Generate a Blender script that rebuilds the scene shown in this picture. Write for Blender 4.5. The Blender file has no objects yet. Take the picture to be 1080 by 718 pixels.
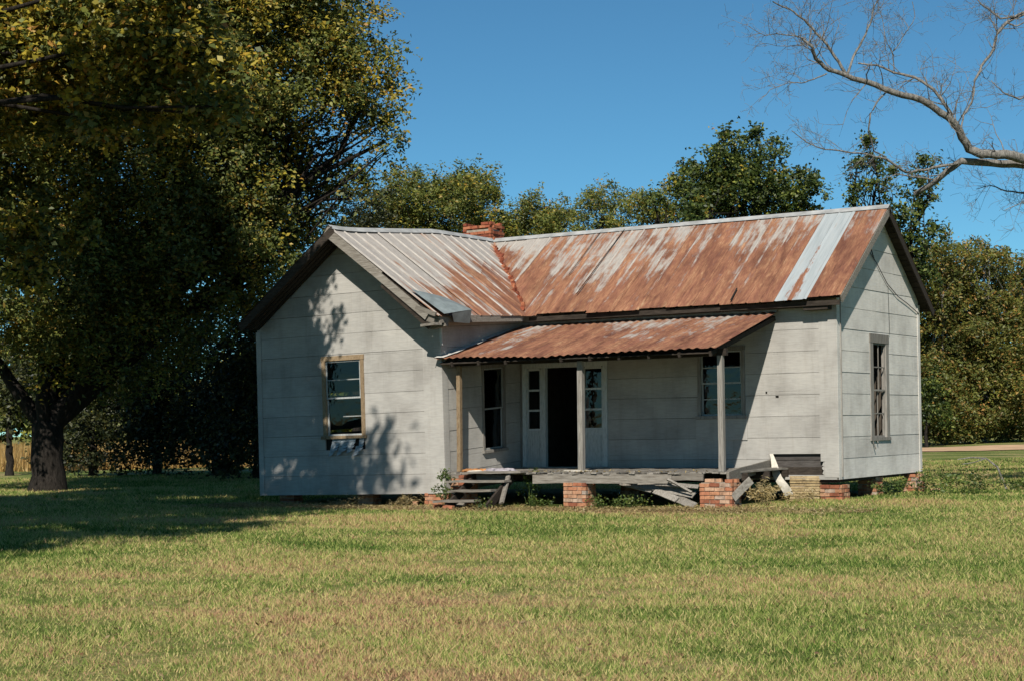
import bpy, math, random
import numpy as np
from mathutils import Vector, Matrix
R = math.radians
scene = bpy.context.scene
col = scene.collection

# ------------------------------------------------------------------ camera
F_PX, YAW, PITCH, ROLL = 1776.8, R(31.85), R(2.945), R(-0.975)
CAM = np.array([11.891, -30.960, 1.107])
_f = np.array([-math.sin(YAW)*math.cos(PITCH), math.cos(YAW)*math.cos(PITCH), math.sin(PITCH)])
_r = np.array([math.cos(YAW), math.sin(YAW), 0.0])
_u = np.cross(_r, _f)
_R = math.cos(ROLL)*_r + math.sin(ROLL)*_u
_U = -math.sin(ROLL)*_r + math.cos(ROLL)*_u
cam_d = bpy.data.cameras.new('camera'); cam = bpy.data.objects.new('camera', cam_d); col.objects.link(cam)
cam_d.sensor_fit = 'HORIZONTAL'; cam_d.sensor_width = 36; cam_d.lens = F_PX/1080*36
cam_d.clip_start = 0.1; cam_d.clip_end = 6000
M = Matrix.Identity(4)
for i in range(3):
    M[i][0] = _R[i]; M[i][1] = _U[i]; M[i][2] = -_f[i]; M[i][3] = CAM[i]
cam.matrix_world = M
scene.camera = cam

def at(px, py, Z):
    """world point seen at photograph pixel (px, py) at Z metres in front of the camera"""
    return CAM + Z*(_f + (px-540)/F_PX*_R - (py-359)/F_PX*_U)

# ------------------------------------------------------------------ sky, sun, exposure
SD = np.array([-0.438, 1.0, -0.95]); SD /= np.linalg.norm(SD)      # travel direction of the light
elev = math.asin(-SD[2]); az = math.atan2(-SD[0], -SD[1])           # clockwise from +Y
world = bpy.data.worlds.new('World'); scene.world = world; world.use_nodes = True
nt = world.node_tree; bg = nt.nodes['Background']
sky = nt.nodes.new('ShaderNodeTexSky'); sky.sky_type = 'NISHITA'; sky.sun_disc = False
sky.sun_elevation = elev; sky.sun_rotation = az
sky.altitude = 0; sky.air_density = 0.75; sky.dust_density = 0.0; sky.ozone_density = 4.0
tint = nt.nodes.new('ShaderNodeMix'); tint.data_type = 'RGBA'; tint.blend_type = 'MULTIPLY'; tint.inputs[0].default_value = 1
tint.inputs[7].default_value = (0.60, 1.05, 1.08, 1)      # the photograph's clear cyan-blue sky
nt.links.new(sky.outputs[0], tint.inputs[6]); nt.links.new(tint.outputs[2], bg.inputs[0]); bg.inputs[1].default_value = 0.062
sun_d = bpy.data.lights.new('sun', 'SUN'); sun_d.energy = 5.0; sun_d.angle = R(0.53); sun_d.color = (1, .94, .84)
sun = bpy.data.objects.new('sun', sun_d); col.objects.link(sun)
sun.rotation_euler = Vector(SD).to_track_quat('-Z', 'Y').to_euler()
sun.location = (20, -40, 40)
scene.view_settings.view_transform = 'Standard'; scene.view_settings.look = 'None'
scene.view_settings.exposure = 0.42; scene.view_settings.gamma = 1
scene.render.resolution_x = 1024; scene.render.resolution_y = 680

# ------------------------------------------------------------------ material helpers
def mat(name, rough=.8, spec=.3):
    m = bpy.data.materials.new(name); m.use_nodes = True
    b = m.node_tree.nodes['Principled BSDF']
    b.inputs['Roughness'].default_value = rough
    b.inputs['Specular IOR Level'].default_value = spec
    return m, m.node_tree, b
def nd(t, typ, **kw):
    n = t.nodes.new(typ)
    for k, v in kw.items(): setattr(n, k, v)
    return n
def obj_co(t, scale=(1,1,1), rot=(0,0,0)):
    tc = nd(t, 'ShaderNodeTexCoord'); mp = nd(t, 'ShaderNodeMapping')
    mp.inputs['Scale'].default_value = scale; mp.inputs['Rotation'].default_value = rot
    t.links.new(tc.outputs['Object'], mp.inputs[0]); return mp.outputs[0]
def noise(t, co, scale, detail=4, rough=.55, dist=0):
    n = nd(t, 'ShaderNodeTexNoise'); n.inputs['Scale'].default_value = scale
    n.inputs['Detail'].default_value = detail; n.inputs['Roughness'].default_value = rough
    n.inputs['Distortion'].default_value = dist
    t.links.new(co, n.inputs['Vector']); return n.outputs[0]
def ramp(t, v, stops):
    r = nd(t, 'ShaderNodeValToRGB'); e = r.color_ramp.elements
    while len(e) < len(stops): e.new(.5)
    for k, (p, c) in enumerate(stops):
        e[k].position = p; e[k].color = (*c, 1) if len(c) == 3 else c
    t.links.new(v, r.inputs[0]); return r.outputs[0]
def mixc(t, f, a, b, mode='MIX'):
    m = nd(t, 'ShaderNodeMix', data_type='RGBA', blend_type=mode)
    for s, v in ((0, f), (6, a), (7, b)):
        if hasattr(v, 'links'): t.links.new(v, m.inputs[s])
        elif s == 0: m.inputs[0].default_value = v
        else: m.inputs[s].default_value = (*v, 1)
    return m.outputs[2]
def mth(t, op, a, b=0.0, clamp=False):
    m = nd(t, 'ShaderNodeMath', operation=op, use_clamp=clamp)
    for s, v in ((0, a), (1, b)):
        if hasattr(v, 'links'): t.links.new(v, m.inputs[s])
        else: m.inputs[s].default_value = v
    return m.outputs[0]
def bump(t, b, h, strength=.4, dist=.01):
    n = nd(t, 'ShaderNodeBump'); n.inputs['Strength'].default_value = strength; n.inputs['Distance'].default_value = dist
    t.links.new(h, n.inputs['Height']); t.links.new(n.outputs[0], b.inputs['Normal'])
def attr(t, name):
    n = nd(t, 'ShaderNodeAttribute'); n.attribute_name = name; return n.outputs['Fac']
MT = {}

def m_siding(name='grey_siding', k=1.0):
    m, t, b = mat(name, .85, .2)
    co = obj_co(t)
    base = ramp(t, noise(t, co, 1.3, 5), [(p_, tuple(x*k for x in c_)) for p_, c_ in [(.3, (.375, .355, .325)), (.5, (.475, .455, .42)), (.75, (.555, .53, .485))]])
    # faint printed block pattern of the sheets
    cz = obj_co(t, (5, 5, 38)); blk = noise(t, cz, 1.0, 3, .6)
    base = mixc(t, .5, base, ramp(t, blk, [(.35, (.78, .78, .78)), (.6, (1, 1, 1))]), 'MULTIPLY')
    st = obj_co(t, (5, 5, .5)); streak = ramp(t, noise(t, st, 1.6, 6, .65), [(.5, (1, 1, 1)), (.78, (.62, .59, .55))])
    base = mixc(t, .38, base, streak, 'MULTIPLY')
    base = mixc(t, .8, base, mixc(t, mth(t, 'MULTIPLY', attr(t, 'rnd'), .16), (1, 1, 1), (.0, .0, .0)), 'MULTIPLY')
    t.links.new(base, b.inputs['Base Color'])
    bump(t, b, mth(t, 'ADD', noise(t, co, 3, 4), mth(t, 'MULTIPLY', blk, .3)), .25, .02)
    return m
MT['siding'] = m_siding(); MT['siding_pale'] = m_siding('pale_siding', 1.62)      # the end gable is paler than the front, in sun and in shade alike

def m_wood(name, c0, c1, c2, axis=(1, 1, 1), rough=.9, s=1.0):
    m, t, b = mat(name, rough, .15)
    co = obj_co(t, axis)
    n = noise(t, co, 6*s, 7, .7)
    c = ramp(t, n, [(.28, c0), (.5, c1), (.75, c2)])
    c = mixc(t, .5, c, mixc(t, mth(t, 'MULTIPLY', attr(t, 'rnd'), .7), (1, 1, 1), (.25, .23, .2)), 'MULTIPLY')
    t.links.new(c, b.inputs['Base Color']); bump(t, b, n, .6, .012)
    return m
MT['weathered'] = m_wood('weathered_wood', (.12, .10, .085), (.26, .235, .20), (.40, .37, .33), (.6, 6, 6))
MT['weathered_v'] = m_wood('weathered_post_wood', (.14, .125, .11), (.30, .28, .25), (.44, .42, .39), (7, 7, .5))
MT['tan_wood'] = m_wood('tan_bare_wood', (.17, .115, .065), (.34, .245, .15), (.45, .345, .22), (5, 5, 2))
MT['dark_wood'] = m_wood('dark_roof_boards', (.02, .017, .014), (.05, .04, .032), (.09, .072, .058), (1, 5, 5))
MT['deck'] = m_wood('porch_board_wood', (.13, .11, .09), (.30, .275, .24), (.46, .43, .38), (5, .6, 5))
MT['paint'] = m_wood('flaking_white_paint', (.42, .44, .43), (.70, .74, .73), (.80, .83, .82), (6, 6, 1.2))
MT['sash'] = m_wood('grey_sash_paint', (.25, .26, .25), (.42, .44, .43), (.52, .54, .53), (6, 6, 1.2))
MT['sheath'] = m_wood('grey_board_sheathing', (.05, .045, .04), (.095, .085, .078), (.14, .128, .12), (.7, .7, 5))
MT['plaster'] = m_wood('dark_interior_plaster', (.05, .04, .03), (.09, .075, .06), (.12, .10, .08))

def m_metal(name, axis, rust=.5, vert=0.0):
    """galvanised sheet with rust that follows the run of the slope"""
    m, t, b = mat(name, .55, .4)
    co = obj_co(t, axis)
    big = noise(t, obj_co(t), .55, 4, .6)
    st = noise(t, co, 2.2, 8, .68, .3)
    fine = noise(t, co, 13, 8, .75)
    sh = attr(t, 'sheet'); lo = attr(t, 'low')
    v = mth(t, 'ADD', mth(t, 'MULTIPLY', big, .75), mth(t, 'MULTIPLY', st, 1.35))
    v = mth(t, 'ADD', v, mth(t, 'MULTIPLY', fine, .42))
    v = mth(t, 'ADD', v, mth(t, 'MULTIPLY', sh, .30))
    v = mth(t, 'ADD', v, mth(t, 'MULTIPLY', lo, .38))
    v = mth(t, 'SUBTRACT', v, 1.72 - rust)
    v = mth(t, 'ADD', v, mth(t, 'MULTIPLY', mth(t, 'SUBTRACT', noise(t, obj_co(t, tuple(a*.45+.5 for a in axis)), 1.5, 6, .7, .6), .5), .9))
    mask = ramp(t, v, [(.38, (0, 0, 0)), (.60, (1, 1, 1))])
    rustc = ramp(t, mth(t, 'ADD', mth(t, 'MULTIPLY', st, .5), mth(t, 'MULTIPLY', fine, .5)),
                 [(.36, (.135, .050, .034)), (.47, (.215, .086, .048)), (.56, (.30, .142, .074)), (.66, (.45, .29, .17))])
    zinc = ramp(t, fine, [(.3, (.27, .245, .22)), (.62, (.47, .435, .395))])
    rustc = mixc(t, 1.0, rustc, ramp(t, noise(t, obj_co(t, tuple(a*.5+.6 for a in axis)), 1.1, 7, .75, .5), [(.36, (.58, .52, .52)), (.5, (1, 1, 1)), (.64, (1.28, 1.32, 1.35))]), 'MULTIPLY')
    c = mixc(t, mask, zinc, rustc)
    t.links.new(c, b.inputs['Base Color'])
    t.links.new(mth(t, 'SUBTRACT', .8, mth(t, 'MULTIPLY', mth(t, 'SUBTRACT', 1.0, mask), .25)), b.inputs['Roughness'])
    bump(t, b, fine, .3, .006)
    return m
MT['metal_main'] = m_metal('rusted_tin_main', (3.2, .42, .42), .94)
MT['metal_wing'] = m_metal('rusted_tin_wing', (.42, 3.2, .42), .66)
MT['metal_porch'] = m_metal('rusted_tin_porch', (3.6, .5, .5), .90)
def m_zinc():
    m, t, b = mat('newer_galvanised_tin', .5, .5)
    n = noise(t, obj_co(t, (6, .5, .5)), 2.4, 6, .65)
    c = ramp(t, n, [(.3, (.36, .40, .41)), (.6, (.47, .51, .52)), (.72, (.40, .37, .33))])
    sx = nd(t, 'ShaderNodeSeparateXYZ'); t.links.new(obj_co(t), sx.inputs[0])
    d = mth(t, 'ABSOLUTE', mth(t, 'SUBTRACT', sx.outputs[0], 3.76))
    st = noise(t, obj_co(t, (4, .6, .6)), 2.6, 6, .7)
    k = mth(t, 'ADD', mth(t, 'SUBTRACT', st, mth(t, 'MULTIPLY', d, 2.2)), mth(t, 'MULTIPLY', attr(t, 'low'), .42))
    c = mixc(t, mth(t, 'MULTIPLY', ramp(t, k, [(.66, (0, 0, 0)), (.74, (1, 1, 1))]), mth(t, 'GREATER_THAN', attr(t, 'low'), .02)), c, (.30, .13, .07))
    t.links.new(c, b.inputs['Base Color']); b.inputs['Metallic'].default_value = .15
    return m
MT['zinc'] = m_zinc()
def m_brick(name, cols):
    m, t, b = mat(name, .9, .15)
    co = obj_co(t)
    c = ramp(t, attr(t, 'rnd'), cols)
    c = mixc(t, .8, c, ramp(t, noise(t, co, 9, 7, .75), [(.34, (.42, .38, .36)), (.55, (1.05, 1.0, 1.0)), (.72, (1.25, 1.3, 1.3))]), 'MULTIPLY')
    t.links.new(c, b.inputs['Base Color']); bump(t, b, noise(t, co, 30, 4), .5, .01)
    return m
MT['brick'] = m_brick('orange_brick', [(0, (.26, .095, .055)), (.3, (.44, .18, .10)), (.6, (.50, .25, .14)), (.85, (.55, .36, .24)), (1, (.42, .36, .30))])
MT['brick_red'] = m_brick('red_chimney_brick', [(0, (.20, .06, .035)), (.5, (.36, .11, .06)), (1, (.46, .19, .10))])
MT['block'] = m_brick('tan_block', [(0, (.42, .32, .17)), (1, (.56, .45, .27))])
def m_simple(name, c, rough=.85, var=.25, sc=8, spec=.2):
    m, t, b = mat(name, rough, spec)
    n = noise(t, obj_co(t), sc, 5, .6)
    cc = ramp(t, n, [(.3, tuple(x*(1-var) for x in c)), (.7, tuple(x*(1+var) for x in c))])
    t.links.new(cc, b.inputs['Base Color']); bump(t, b, n, .3, .01); return m
MT['mortar'] = m_simple('mortar', (.34, .29, .23))
MT['dark'] = m_simple('dark_gap', (.02, .018, .016))
MT['paper'] = m_simple('torn_building_paper', (.34, .39, .42))
MT['old_tin'] = m_simple('dull_blue_grey_tin', (.20, .235, .24), .6, .3, 5, .4)
MT['cap_tin'] = m_simple('weathered_ridge_tin', (.36, .365, .36), .6, .35, 3, .4)
MT['flash'] = m_simple('white_flashing', (.62, .60, .56))
MT['orange_cloth'] = m_simple('orange_cloth', (.42, .19, .07), .9, .4, 12)
MT['lilac_cloth'] = m_simple('lilac_cloth', (.36, .33, .36), .9, .3, 12)
MT['white_cloth'] = m_simple('cream_board', (.60, .56, .48))
MT['cable'] = m_simple('old_cable', (.10, .09, .08))
def m_bark(name, c0, c1):
    m, t, b = mat(name, .95, .1)
    n = noise(t, obj_co(t, (5, 5, 1.2)), 3, 8, .7)
    t.links.new(ramp(t, n, [(.35, c0), (.65, c1)]), b.inputs['Base Color']); bump(t, b, n, 1.0, .06); return m
MT['bark'] = m_bark('dark_bark', (.014, .012, .010), (.045, .038, .032))
MT['bark_pale'] = m_bark('grey_dead_bark', (.10, .092, .082), (.36, .34, .31))
def m_glass():
    m = bpy.data.materials.new('old_window_glass'); m.use_nodes = True; t = m.node_tree
    t.nodes.clear(); out = nd(t, 'ShaderNodeOutputMaterial')
    g = nd(t, 'ShaderNodeBsdfGlossy'); g.inputs['Roughness'].default_value = .04; g.inputs[0].default_value = (.9, .95, 1, 1)
    tr = nd(t, 'ShaderNodeBsdfTransparent'); tr.inputs[0].default_value = (.40, .45, .46, 1)
    fr = nd(t, 'ShaderNodeFresnel'); fr.inputs[0].default_value = 1.42
    mx = nd(t, 'ShaderNodeMixShader')
    n = noise(t, obj_co(t), 2.0, 3); bp = nd(t, 'ShaderNodeBump'); bp.inputs['Strength'].default_value = .15; bp.inputs['Distance'].default_value = .05
    t.links.new(n, bp.inputs['Height']); t.links.new(bp.outputs[0], g.inputs['Normal'])
    t.links.new(mth(t, 'ADD', fr.outputs[0], .01), mx.inputs[0]); t.links.new(tr.outputs[0], mx.inputs[1]); t.links.new(g.outputs[0], mx.inputs[2])
    t.links.new(mx.outputs[0], out.inputs[0]); return m
MT['glass'] = m_glass()

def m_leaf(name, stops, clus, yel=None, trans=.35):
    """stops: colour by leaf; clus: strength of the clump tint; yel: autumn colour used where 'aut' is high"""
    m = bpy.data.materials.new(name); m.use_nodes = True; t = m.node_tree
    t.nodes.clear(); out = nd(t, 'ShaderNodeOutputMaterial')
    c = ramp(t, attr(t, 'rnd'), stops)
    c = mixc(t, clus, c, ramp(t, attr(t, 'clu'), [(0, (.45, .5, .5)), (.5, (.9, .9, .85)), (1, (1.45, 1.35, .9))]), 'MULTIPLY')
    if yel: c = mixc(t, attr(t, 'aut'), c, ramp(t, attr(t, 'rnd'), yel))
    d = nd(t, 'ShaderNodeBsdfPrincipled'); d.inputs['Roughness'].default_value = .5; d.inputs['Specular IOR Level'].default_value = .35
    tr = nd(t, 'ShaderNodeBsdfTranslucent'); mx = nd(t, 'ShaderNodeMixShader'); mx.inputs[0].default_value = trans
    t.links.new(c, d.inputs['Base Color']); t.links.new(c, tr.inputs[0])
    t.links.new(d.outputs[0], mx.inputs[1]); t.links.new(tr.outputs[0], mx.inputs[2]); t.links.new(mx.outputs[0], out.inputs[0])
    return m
YEL = [(0, (.22, .20, .03)), (.4, (.40, .33, .04)), (.8, (.52, .40, .05)), (1, (.48, .22, .05))]
MT['leaf_big'] = m_leaf('dark_green_leaves', [(0, (0.076, 0.101, 0.027)), (.5, (0.144, 0.177, 0.044)), (.85, (0.270, 0.288, 0.068)), (1, (0.473, 0.304, 0.076))], .6, YEL)
MT['leaf_far'] = m_leaf('olive_leaves', [(0, (0.098, 0.130, 0.031)), (.5, (0.169, 0.202, 0.047)), (.85, (0.273, 0.286, 0.065)), (1, (0.416, 0.273, 0.065))], .6, YEL)
MT['leaf_red'] = m_leaf('russet_olive_leaves', [(0, (0.098, 0.124, 0.031)), (.45, (0.169, 0.189, 0.044)), (.78, (0.247, 0.234, 0.058)), (1, (0.429, 0.221, 0.065))], .6, YEL)
MT['leaf_deep'] = m_leaf('deep_green_leaves', [(0, (0.030, 0.054, 0.014)), (.5, (0.066, 0.106, 0.024)), (.88, (0.144, 0.180, 0.042)), (1, (0.312, 0.336, 0.072))], .6, YEL)
MT['leaf_shade'] = m_leaf('shade_darkened_leaves', [(0, (.02, .028, .010)), (.5, (.04, .052, .016)), (1, (.09, .09, .03))], .6, YEL, .2)  # shade under the big trees is put into these darker leaf colours
MT['weed'] = m_leaf('weed_leaves', [(0, (.05, .09, .02)), (.6, (.10, .16, .035)), (1, (.22, .24, .06))], .4, YEL)
MT['weed_dry'] = m_leaf('dry_stalks', [(0, (.26, .19, .08)), (.6, (.45, .35, .17)), (1, (.55, .45, .25))], .3)

MT['straw_gold'] = m_leaf('golden_straw', [(0, (.30, .17, .05)), (.6, (.52, .33, .11)), (1, (.62, .45, .20))], .3)
MT['dead_leaf'] = m_leaf('dead_leaves', [(0, (.16, .085, .04)), (.5, (.30, .18, .09)), (1, (.50, .38, .22))], .3)
# colour of the mown grass by place, shared by soil sheet and blades
def grass_colour(t, blade):
    co = obj_co(t, (1, 1, 0))
    n1 = noise(t, obj_co(t, (.55, 1.0, 0), (0, 0, R(-28))), .42, 5, .62, .4)
    n2 = noise(t, co, 5.5, 5, .72)
    n3 = noise(t, co, .12, 2)
    v = mth(t, 'ADD', mth(t, 'MULTIPLY', n1, .80), mth(t, 'MULTIPLY', n2, .46))
    v = mth(t, 'ADD', v, mth(t, 'MULTIPLY', mth(t, 'SUBTRACT', n3, .5), .3))
    v = mth(t, 'SUBTRACT', v, .07)
    # greener band in front of the house (y from -14 to -4), drier nearer the camera
    sx = nd(t, 'ShaderNodeSeparateXYZ'); t.links.new(co, sx.inputs[0])
    mr = nd(t, 'ShaderNodeMapRange'); mr.inputs[1].default_value = -23; mr.inputs[2].default_value = -9
    mr.inputs[3].default_value = .050; mr.inputs[4].default_value = -.03
    t.links.new(sx.outputs[1], mr.inputs[0])
    v = mth(t, 'ADD', v, mr.outputs[0])
    # bare, litter covered soil along the porch
    d1 = mth(t, 'SUBTRACT', 1.0, mth(t, 'MULTIPLY', mth(t, 'ABSOLUTE', mth(t, 'ADD', sx.outputs[1], 4.1)), .75), True)
    inx = nd(t, 'ShaderNodeMapRange'); inx.inputs[1].default_value = -12.5; inx.inputs[2].default_value = -9; t.links.new(sx.outputs[0], inx.inputs[0])
    inx2 = nd(t, 'ShaderNodeMapRange'); inx2.inputs[1].default_value = 1.2; inx2.inputs[2].default_value = -1; t.links.new(sx.outputs[0], inx2.inputs[0])
    strip = mth(t, 'MULTIPLY', d1, mth(t, 'MULTIPLY', inx.outputs[0], inx2.outputs[0]))
    v = mth(t, 'ADD', v, mth(t, 'MULTIPLY', strip, .22))
    if blade: v = mth(t, 'ADD', v, mth(t, 'MULTIPLY', mth(t, 'SUBTRACT', attr(t, 'rnd'), .5), .34))
    k = 1.0 if blade else .75
    S = lambda *c: tuple(x*k for x in c)
    return ramp(t, v, [(.36, S(.09, .17, .034)), (.46, S(.25, .34, .080)), (.54, S(.41, .455, .13)), (.63, S(.70, .60, .26)), (.745, S(.56, .34, .20))]), v
m, t, b = mat('lawn_soil', .95, .1)
c, v = grass_colour(t, False); c = mixc(t, .6, c, ramp(t, noise(t, obj_co(t, (1, 1, 0)), 22, 5, .75), [(.38, (.16, .15, .13)), (.62, (.8, .8, .8))]), 'MULTIPLY')
t.links.new(c, b.inputs['Base Color']); bump(t, b, noise(t, obj_co(t), 18, 6, .7), 1, .06); MT['soil'] = m
m = bpy.data.materials.new('grass_blades'); m.use_nodes = True; t = m.node_tree; t.nodes.clear(); out = nd(t, 'ShaderNodeOutputMaterial')
c, v = grass_colour(t, True); d = nd(t, 'ShaderNodeBsdfDiffuse'); tr = nd(t, 'ShaderNodeBsdfTranslucent'); mx = nd(t, 'ShaderNodeMixShader'); mx.inputs[0].default_value = .35
t.links.new(c, d.inputs[0]); t.links.new(c, tr.inputs[0]); t.links.new(d.outputs[0], mx.inputs[1]); t.links.new(tr.outputs[0], mx.inputs[2]); t.links.new(mx.outputs[0], out.inputs[0]); MT['blades'] = m
MT['dirt'] = m_simple('sandy_dirt', (.56, .37, .22), .95, .3, 1.2)

# keep every surface at a believable daylight reflectance for this exposure
ALB = .78
for m_ in MT.values():
    t = m_.node_tree
    for n in list(t.nodes):
        if n.type in ('BSDF_PRINCIPLED', 'BSDF_DIFFUSE', 'BSDF_TRANSLUCENT'):
            i_ = n.inputs[0]
            if i_.is_linked:
                src = i_.links[0].from_socket; t.links.new(mixc(t, 1.0, src, (ALB, ALB, ALB), 'MULTIPLY'), i_)

# ------------------------------------------------------------------ mesh helpers
rng = np.random.default_rng(7); random.seed(7)
class MB:
    def __init__(s): s.v = []; s.f = []; s.m = []; s.a = {'rnd': [], 'sheet': [], 'low': []}
    def poly(s, pts, mi=0, rnd=.5, sheet=0, low=0):
        k = len(s.v); s.v += [tuple(float(c) for c in p) for p in pts]; s.face(list(range(k, k+len(pts))), mi, rnd, sheet, low)
    def face(s, idx, mi=0, rnd=.5, sheet=0, low=0):
        s.f.append(idx); s.m.append(mi); s.a['rnd'].append(rnd); s.a['sheet'].append(sheet); s.a['low'].append(low)
    def hexa(s, c, mi=0, rnd=None):
        """c: 8 corners, bottom ring of four then top ring of four"""
        if rnd is None: rnd = random.random()
        k = len(s.v); s.v += [tuple(float(q) for q in p) for p in c]
        for q in ((0,3,2,1),(4,5,6,7),(0,1,5,4),(1,2,6,5),(2,3,7,6),(3,0,4,7)): s.face([k+i for i in q], mi, rnd)
    def box(s, x0, x1, y0, y1, z0, z1, mi=0, rnd=None, j=0):
        c = [(x0,y0,z0),(x1,y0,z0),(x1,y1,z0),(x0,y1,z0),(x0,y0,z1),(x1,y0,z1),(x1,y1,z1),(x0,y1,z1)]
        if j: c = [tuple(a+random.uniform(-j, j) for a in p) for p in c]
        s.hexa(c, mi, rnd)
    def beam(s, p0, p1, w, h, up=(0,0,1), mi=0, rnd=None, seg=1, sag=0, j=0):
        p0 = np.array(p0, float); p1 = np.array(p1, float); d = p1-p0; d = d/np.linalg.norm(d)
        sd = np.cross(d, up); sd /= np.linalg.norm(sd); u = np.cross(sd, d)
        if rnd is None: rnd = random.random()
        k = len(s.v)
        for i in range(seg+1):
            q = i/seg; c = p0+(p1-p0)*q - np.array([0,0,sag*4*q*(1-q)]) + (np.random.default_rng(len(s.v)).uniform(-j, j, 3) if j else 0)
            for a, b_ in ((-1,-1),(1,-1),(1,1),(-1,1)): s.v.append(tuple(c+sd*a*w/2+u*b_*h/2))
        for i in range(seg):
            a = k+4*i
            for q in range(4): s.face([a+q, a+(q+1)%4, a+4+(q+1)%4, a+4+q], mi, rnd)
        s.face([k+3,k+2,k+1,k], mi, rnd); e = k+4*seg; s.face([e,e+1,e+2,e+3], mi, rnd)
    def build(s, name, mats, parent=None, T=None, smooth=False):
        v = np.array(s.v, float)
        if T is not None: v = np.array([T(*p) for p in v])
        if parent is not None: v = v - np.array(parent.matrix_world.translation if False else ORG[parent.name])
        me = bpy.data.meshes.new(name); me.from_pydata([tuple(p) for p in v], [], s.f)
        for m_ in (mats if isinstance(mats, (list, tuple)) else [mats]): me.materials.append(MT[m_])
        me.polygons.foreach_set('material_index', s.m)
        for k_, arr in s.a.items():
            at_ = me.attributes.new(k_, 'FLOAT', 'FACE'); at_.data.foreach_set('value', [float(x) for x in arr])
        if smooth: me.polygons.foreach_set('use_smooth', [True]*len(s.f))
        me.update()
        o = bpy.data.objects.new(name, me); col.objects.link(o)
        ORG[o.name] = ORG[parent.name] if parent is not None else (0, 0, 0)
        if parent is not None: o.parent = parent
        return o
ORG = {}
def thing(name, loc, label, cat, group=None):
    o = bpy.data.objects.new(name, None); o.empty_display_size = .3; col.objects.link(o); o.location = loc; ORG[o.name] = tuple(loc)
    o['label'] = label; o['category'] = cat
    if group: o['group'] = group
    return o
def tag(o, label=None, cat=None, group=None, kind=None):
    for k, v in (('label', label), ('category', cat), ('group', group), ('kind', kind)):
        if v: o[k] = v
    return o
def recentre(o):
    """origin of a one-mesh thing to the middle of its base"""
    me = o.data; n = len(me.vertices); co = np.empty(n*3); me.vertices.foreach_get('co', co); co = co.reshape(-1, 3)
    b_ = np.array([co[:,0].mean(), co[:,1].mean(), co[:,2].min()]); co -= b_
    me.vertices.foreach_set('co', co.ravel()); me.update(); o.location = b_; return o

# raw mesh from numpy arrays of quads/tris
def np_mesh(name, verts, faces_n, attrs, mat_, parent=None):
    """verts (F*faces_n, 3): each face owns its vertices"""
    if parent is not None: verts = verts - np.array(ORG[parent.name])
    nf = len(verts)//faces_n; me = bpy.data.meshes.new(name)
    me.vertices.add(len(verts)); me.vertices.foreach_set('co', verts.astype(np.float32).ravel())
    me.loops.add(nf*faces_n); me.loops.foreach_set('vertex_index', np.arange(nf*faces_n, dtype=np.int32))
    me.polygons.add(nf); me.polygons.foreach_set('loop_start', np.arange(0, nf*faces_n, faces_n, dtype=np.int32))
    try: me.polygons.foreach_set('loop_total', np.full(nf, faces_n, dtype=np.int32))
    except Exception: pass
    for k, a in attrs.items():
        q = me.attributes.new(k, 'FLOAT', 'FACE'); q.data.foreach_set('value', a.astype(np.float32))
    me.materials.append(MT[mat_]); me.update(calc_edges=True)
    o = bpy.data.objects.new(name, me); col.objects.link(o)
    if parent is not None: o.parent = parent
    ORG[o.name] = ORG[parent.name] if parent is not None else (0, 0, 0)
    return o

# ------------------------------------------------------------------ the leaning house: measured frame
W, D, P = 4.90, 2.92, 3.12
X0, X1, XM = -11.92, -7.164, -9.434
ZR, ZE, OE, OR, OG = 5.505, 3.509, .378, .265, .631
KM = (ZR-ZE)/(W/2+OE)            # pitch of the main roof
KW = (ZR-ZE)/(X1+OE-XM)          # pitch of the wing roof
KWL = .735
def TM(x, y, z): return (x + .0108*z, y, z)
def TW(x, y, z):
    w = min(max(-y/D, 0), 1.0); l = -.0108*(1-w) + .0216*w
    return (x - l*z, y, z - w*(.0153*(X1-x) + .1865) - .02*w*(1-w))
GZ = -.42

# ================================================================== GROUND
def ground_z(x, y):
    d = np.hypot(x-0, y+10)
    z = GZ + .035*np.sin(x*.31+1)*np.cos(y*.27) + .012*np.sin(x*1.3)*np.sin(y*1.1+2)
    rise = np.clip((y-8)/70, 0, 1.0)*0.55*np.clip((x+25)/30, 0, 1)
    return z*np.clip(1, 0, 1) + rise
xs = np.concatenate([[-2500, -1200, -600, -300, -180, -120], np.arange(-90, 70, 1.0), [90, 130, 200, 400, 900, 2500]])
ys = np.concatenate([[-900, -300, -120, -70], np.arange(-45, 110, 1.0), [130, 170, 250, 450, 900, 3500]])
g = MB(); GX, GY = np.meshgrid(xs, ys); GZs = ground_z(GX, GY)
g.v = list(zip(GX.ravel().tolist(), GY.ravel().tolist(), GZs.ravel().tolist())); nx = len(xs)
for j in range(len(ys)-1):
    for i in range(nx-1): g.face([j*nx+i, j*nx+i+1, (j+1)*nx+i+1, (j+1)*nx+i])
tag(g.build('ground', 'soil', smooth=True), kind='structure')

# dirt track to the right behind the house
g = MB(); A = at(955, 471.5, 83); B = at(1230, 464, 78)
na = 40
for i in range(na+1):
    q = i/na; c = A+(B-A)*(q*3.0-.9); hw = 4.6+.35*math.sin(q*22)+.2*math.sin(q*51)
    n_ = np.array([-(B-A)[1], (B-A)[0]]); n_ /= np.linalg.norm(n_)
    for sgn in (-1, 1):
        x, y = c[0]+n_[0]*hw*sgn*1.35, c[1]+n_[1]*hw*sgn*1.35
        g.v.append((x, y, float(ground_z(x, y))+.03))
for i in range(na): g.face([2*i, 2*i+1, 2*i+3, 2*i+2])
tag(g.build('dirt_track', 'dirt'), kind='structure')

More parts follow.
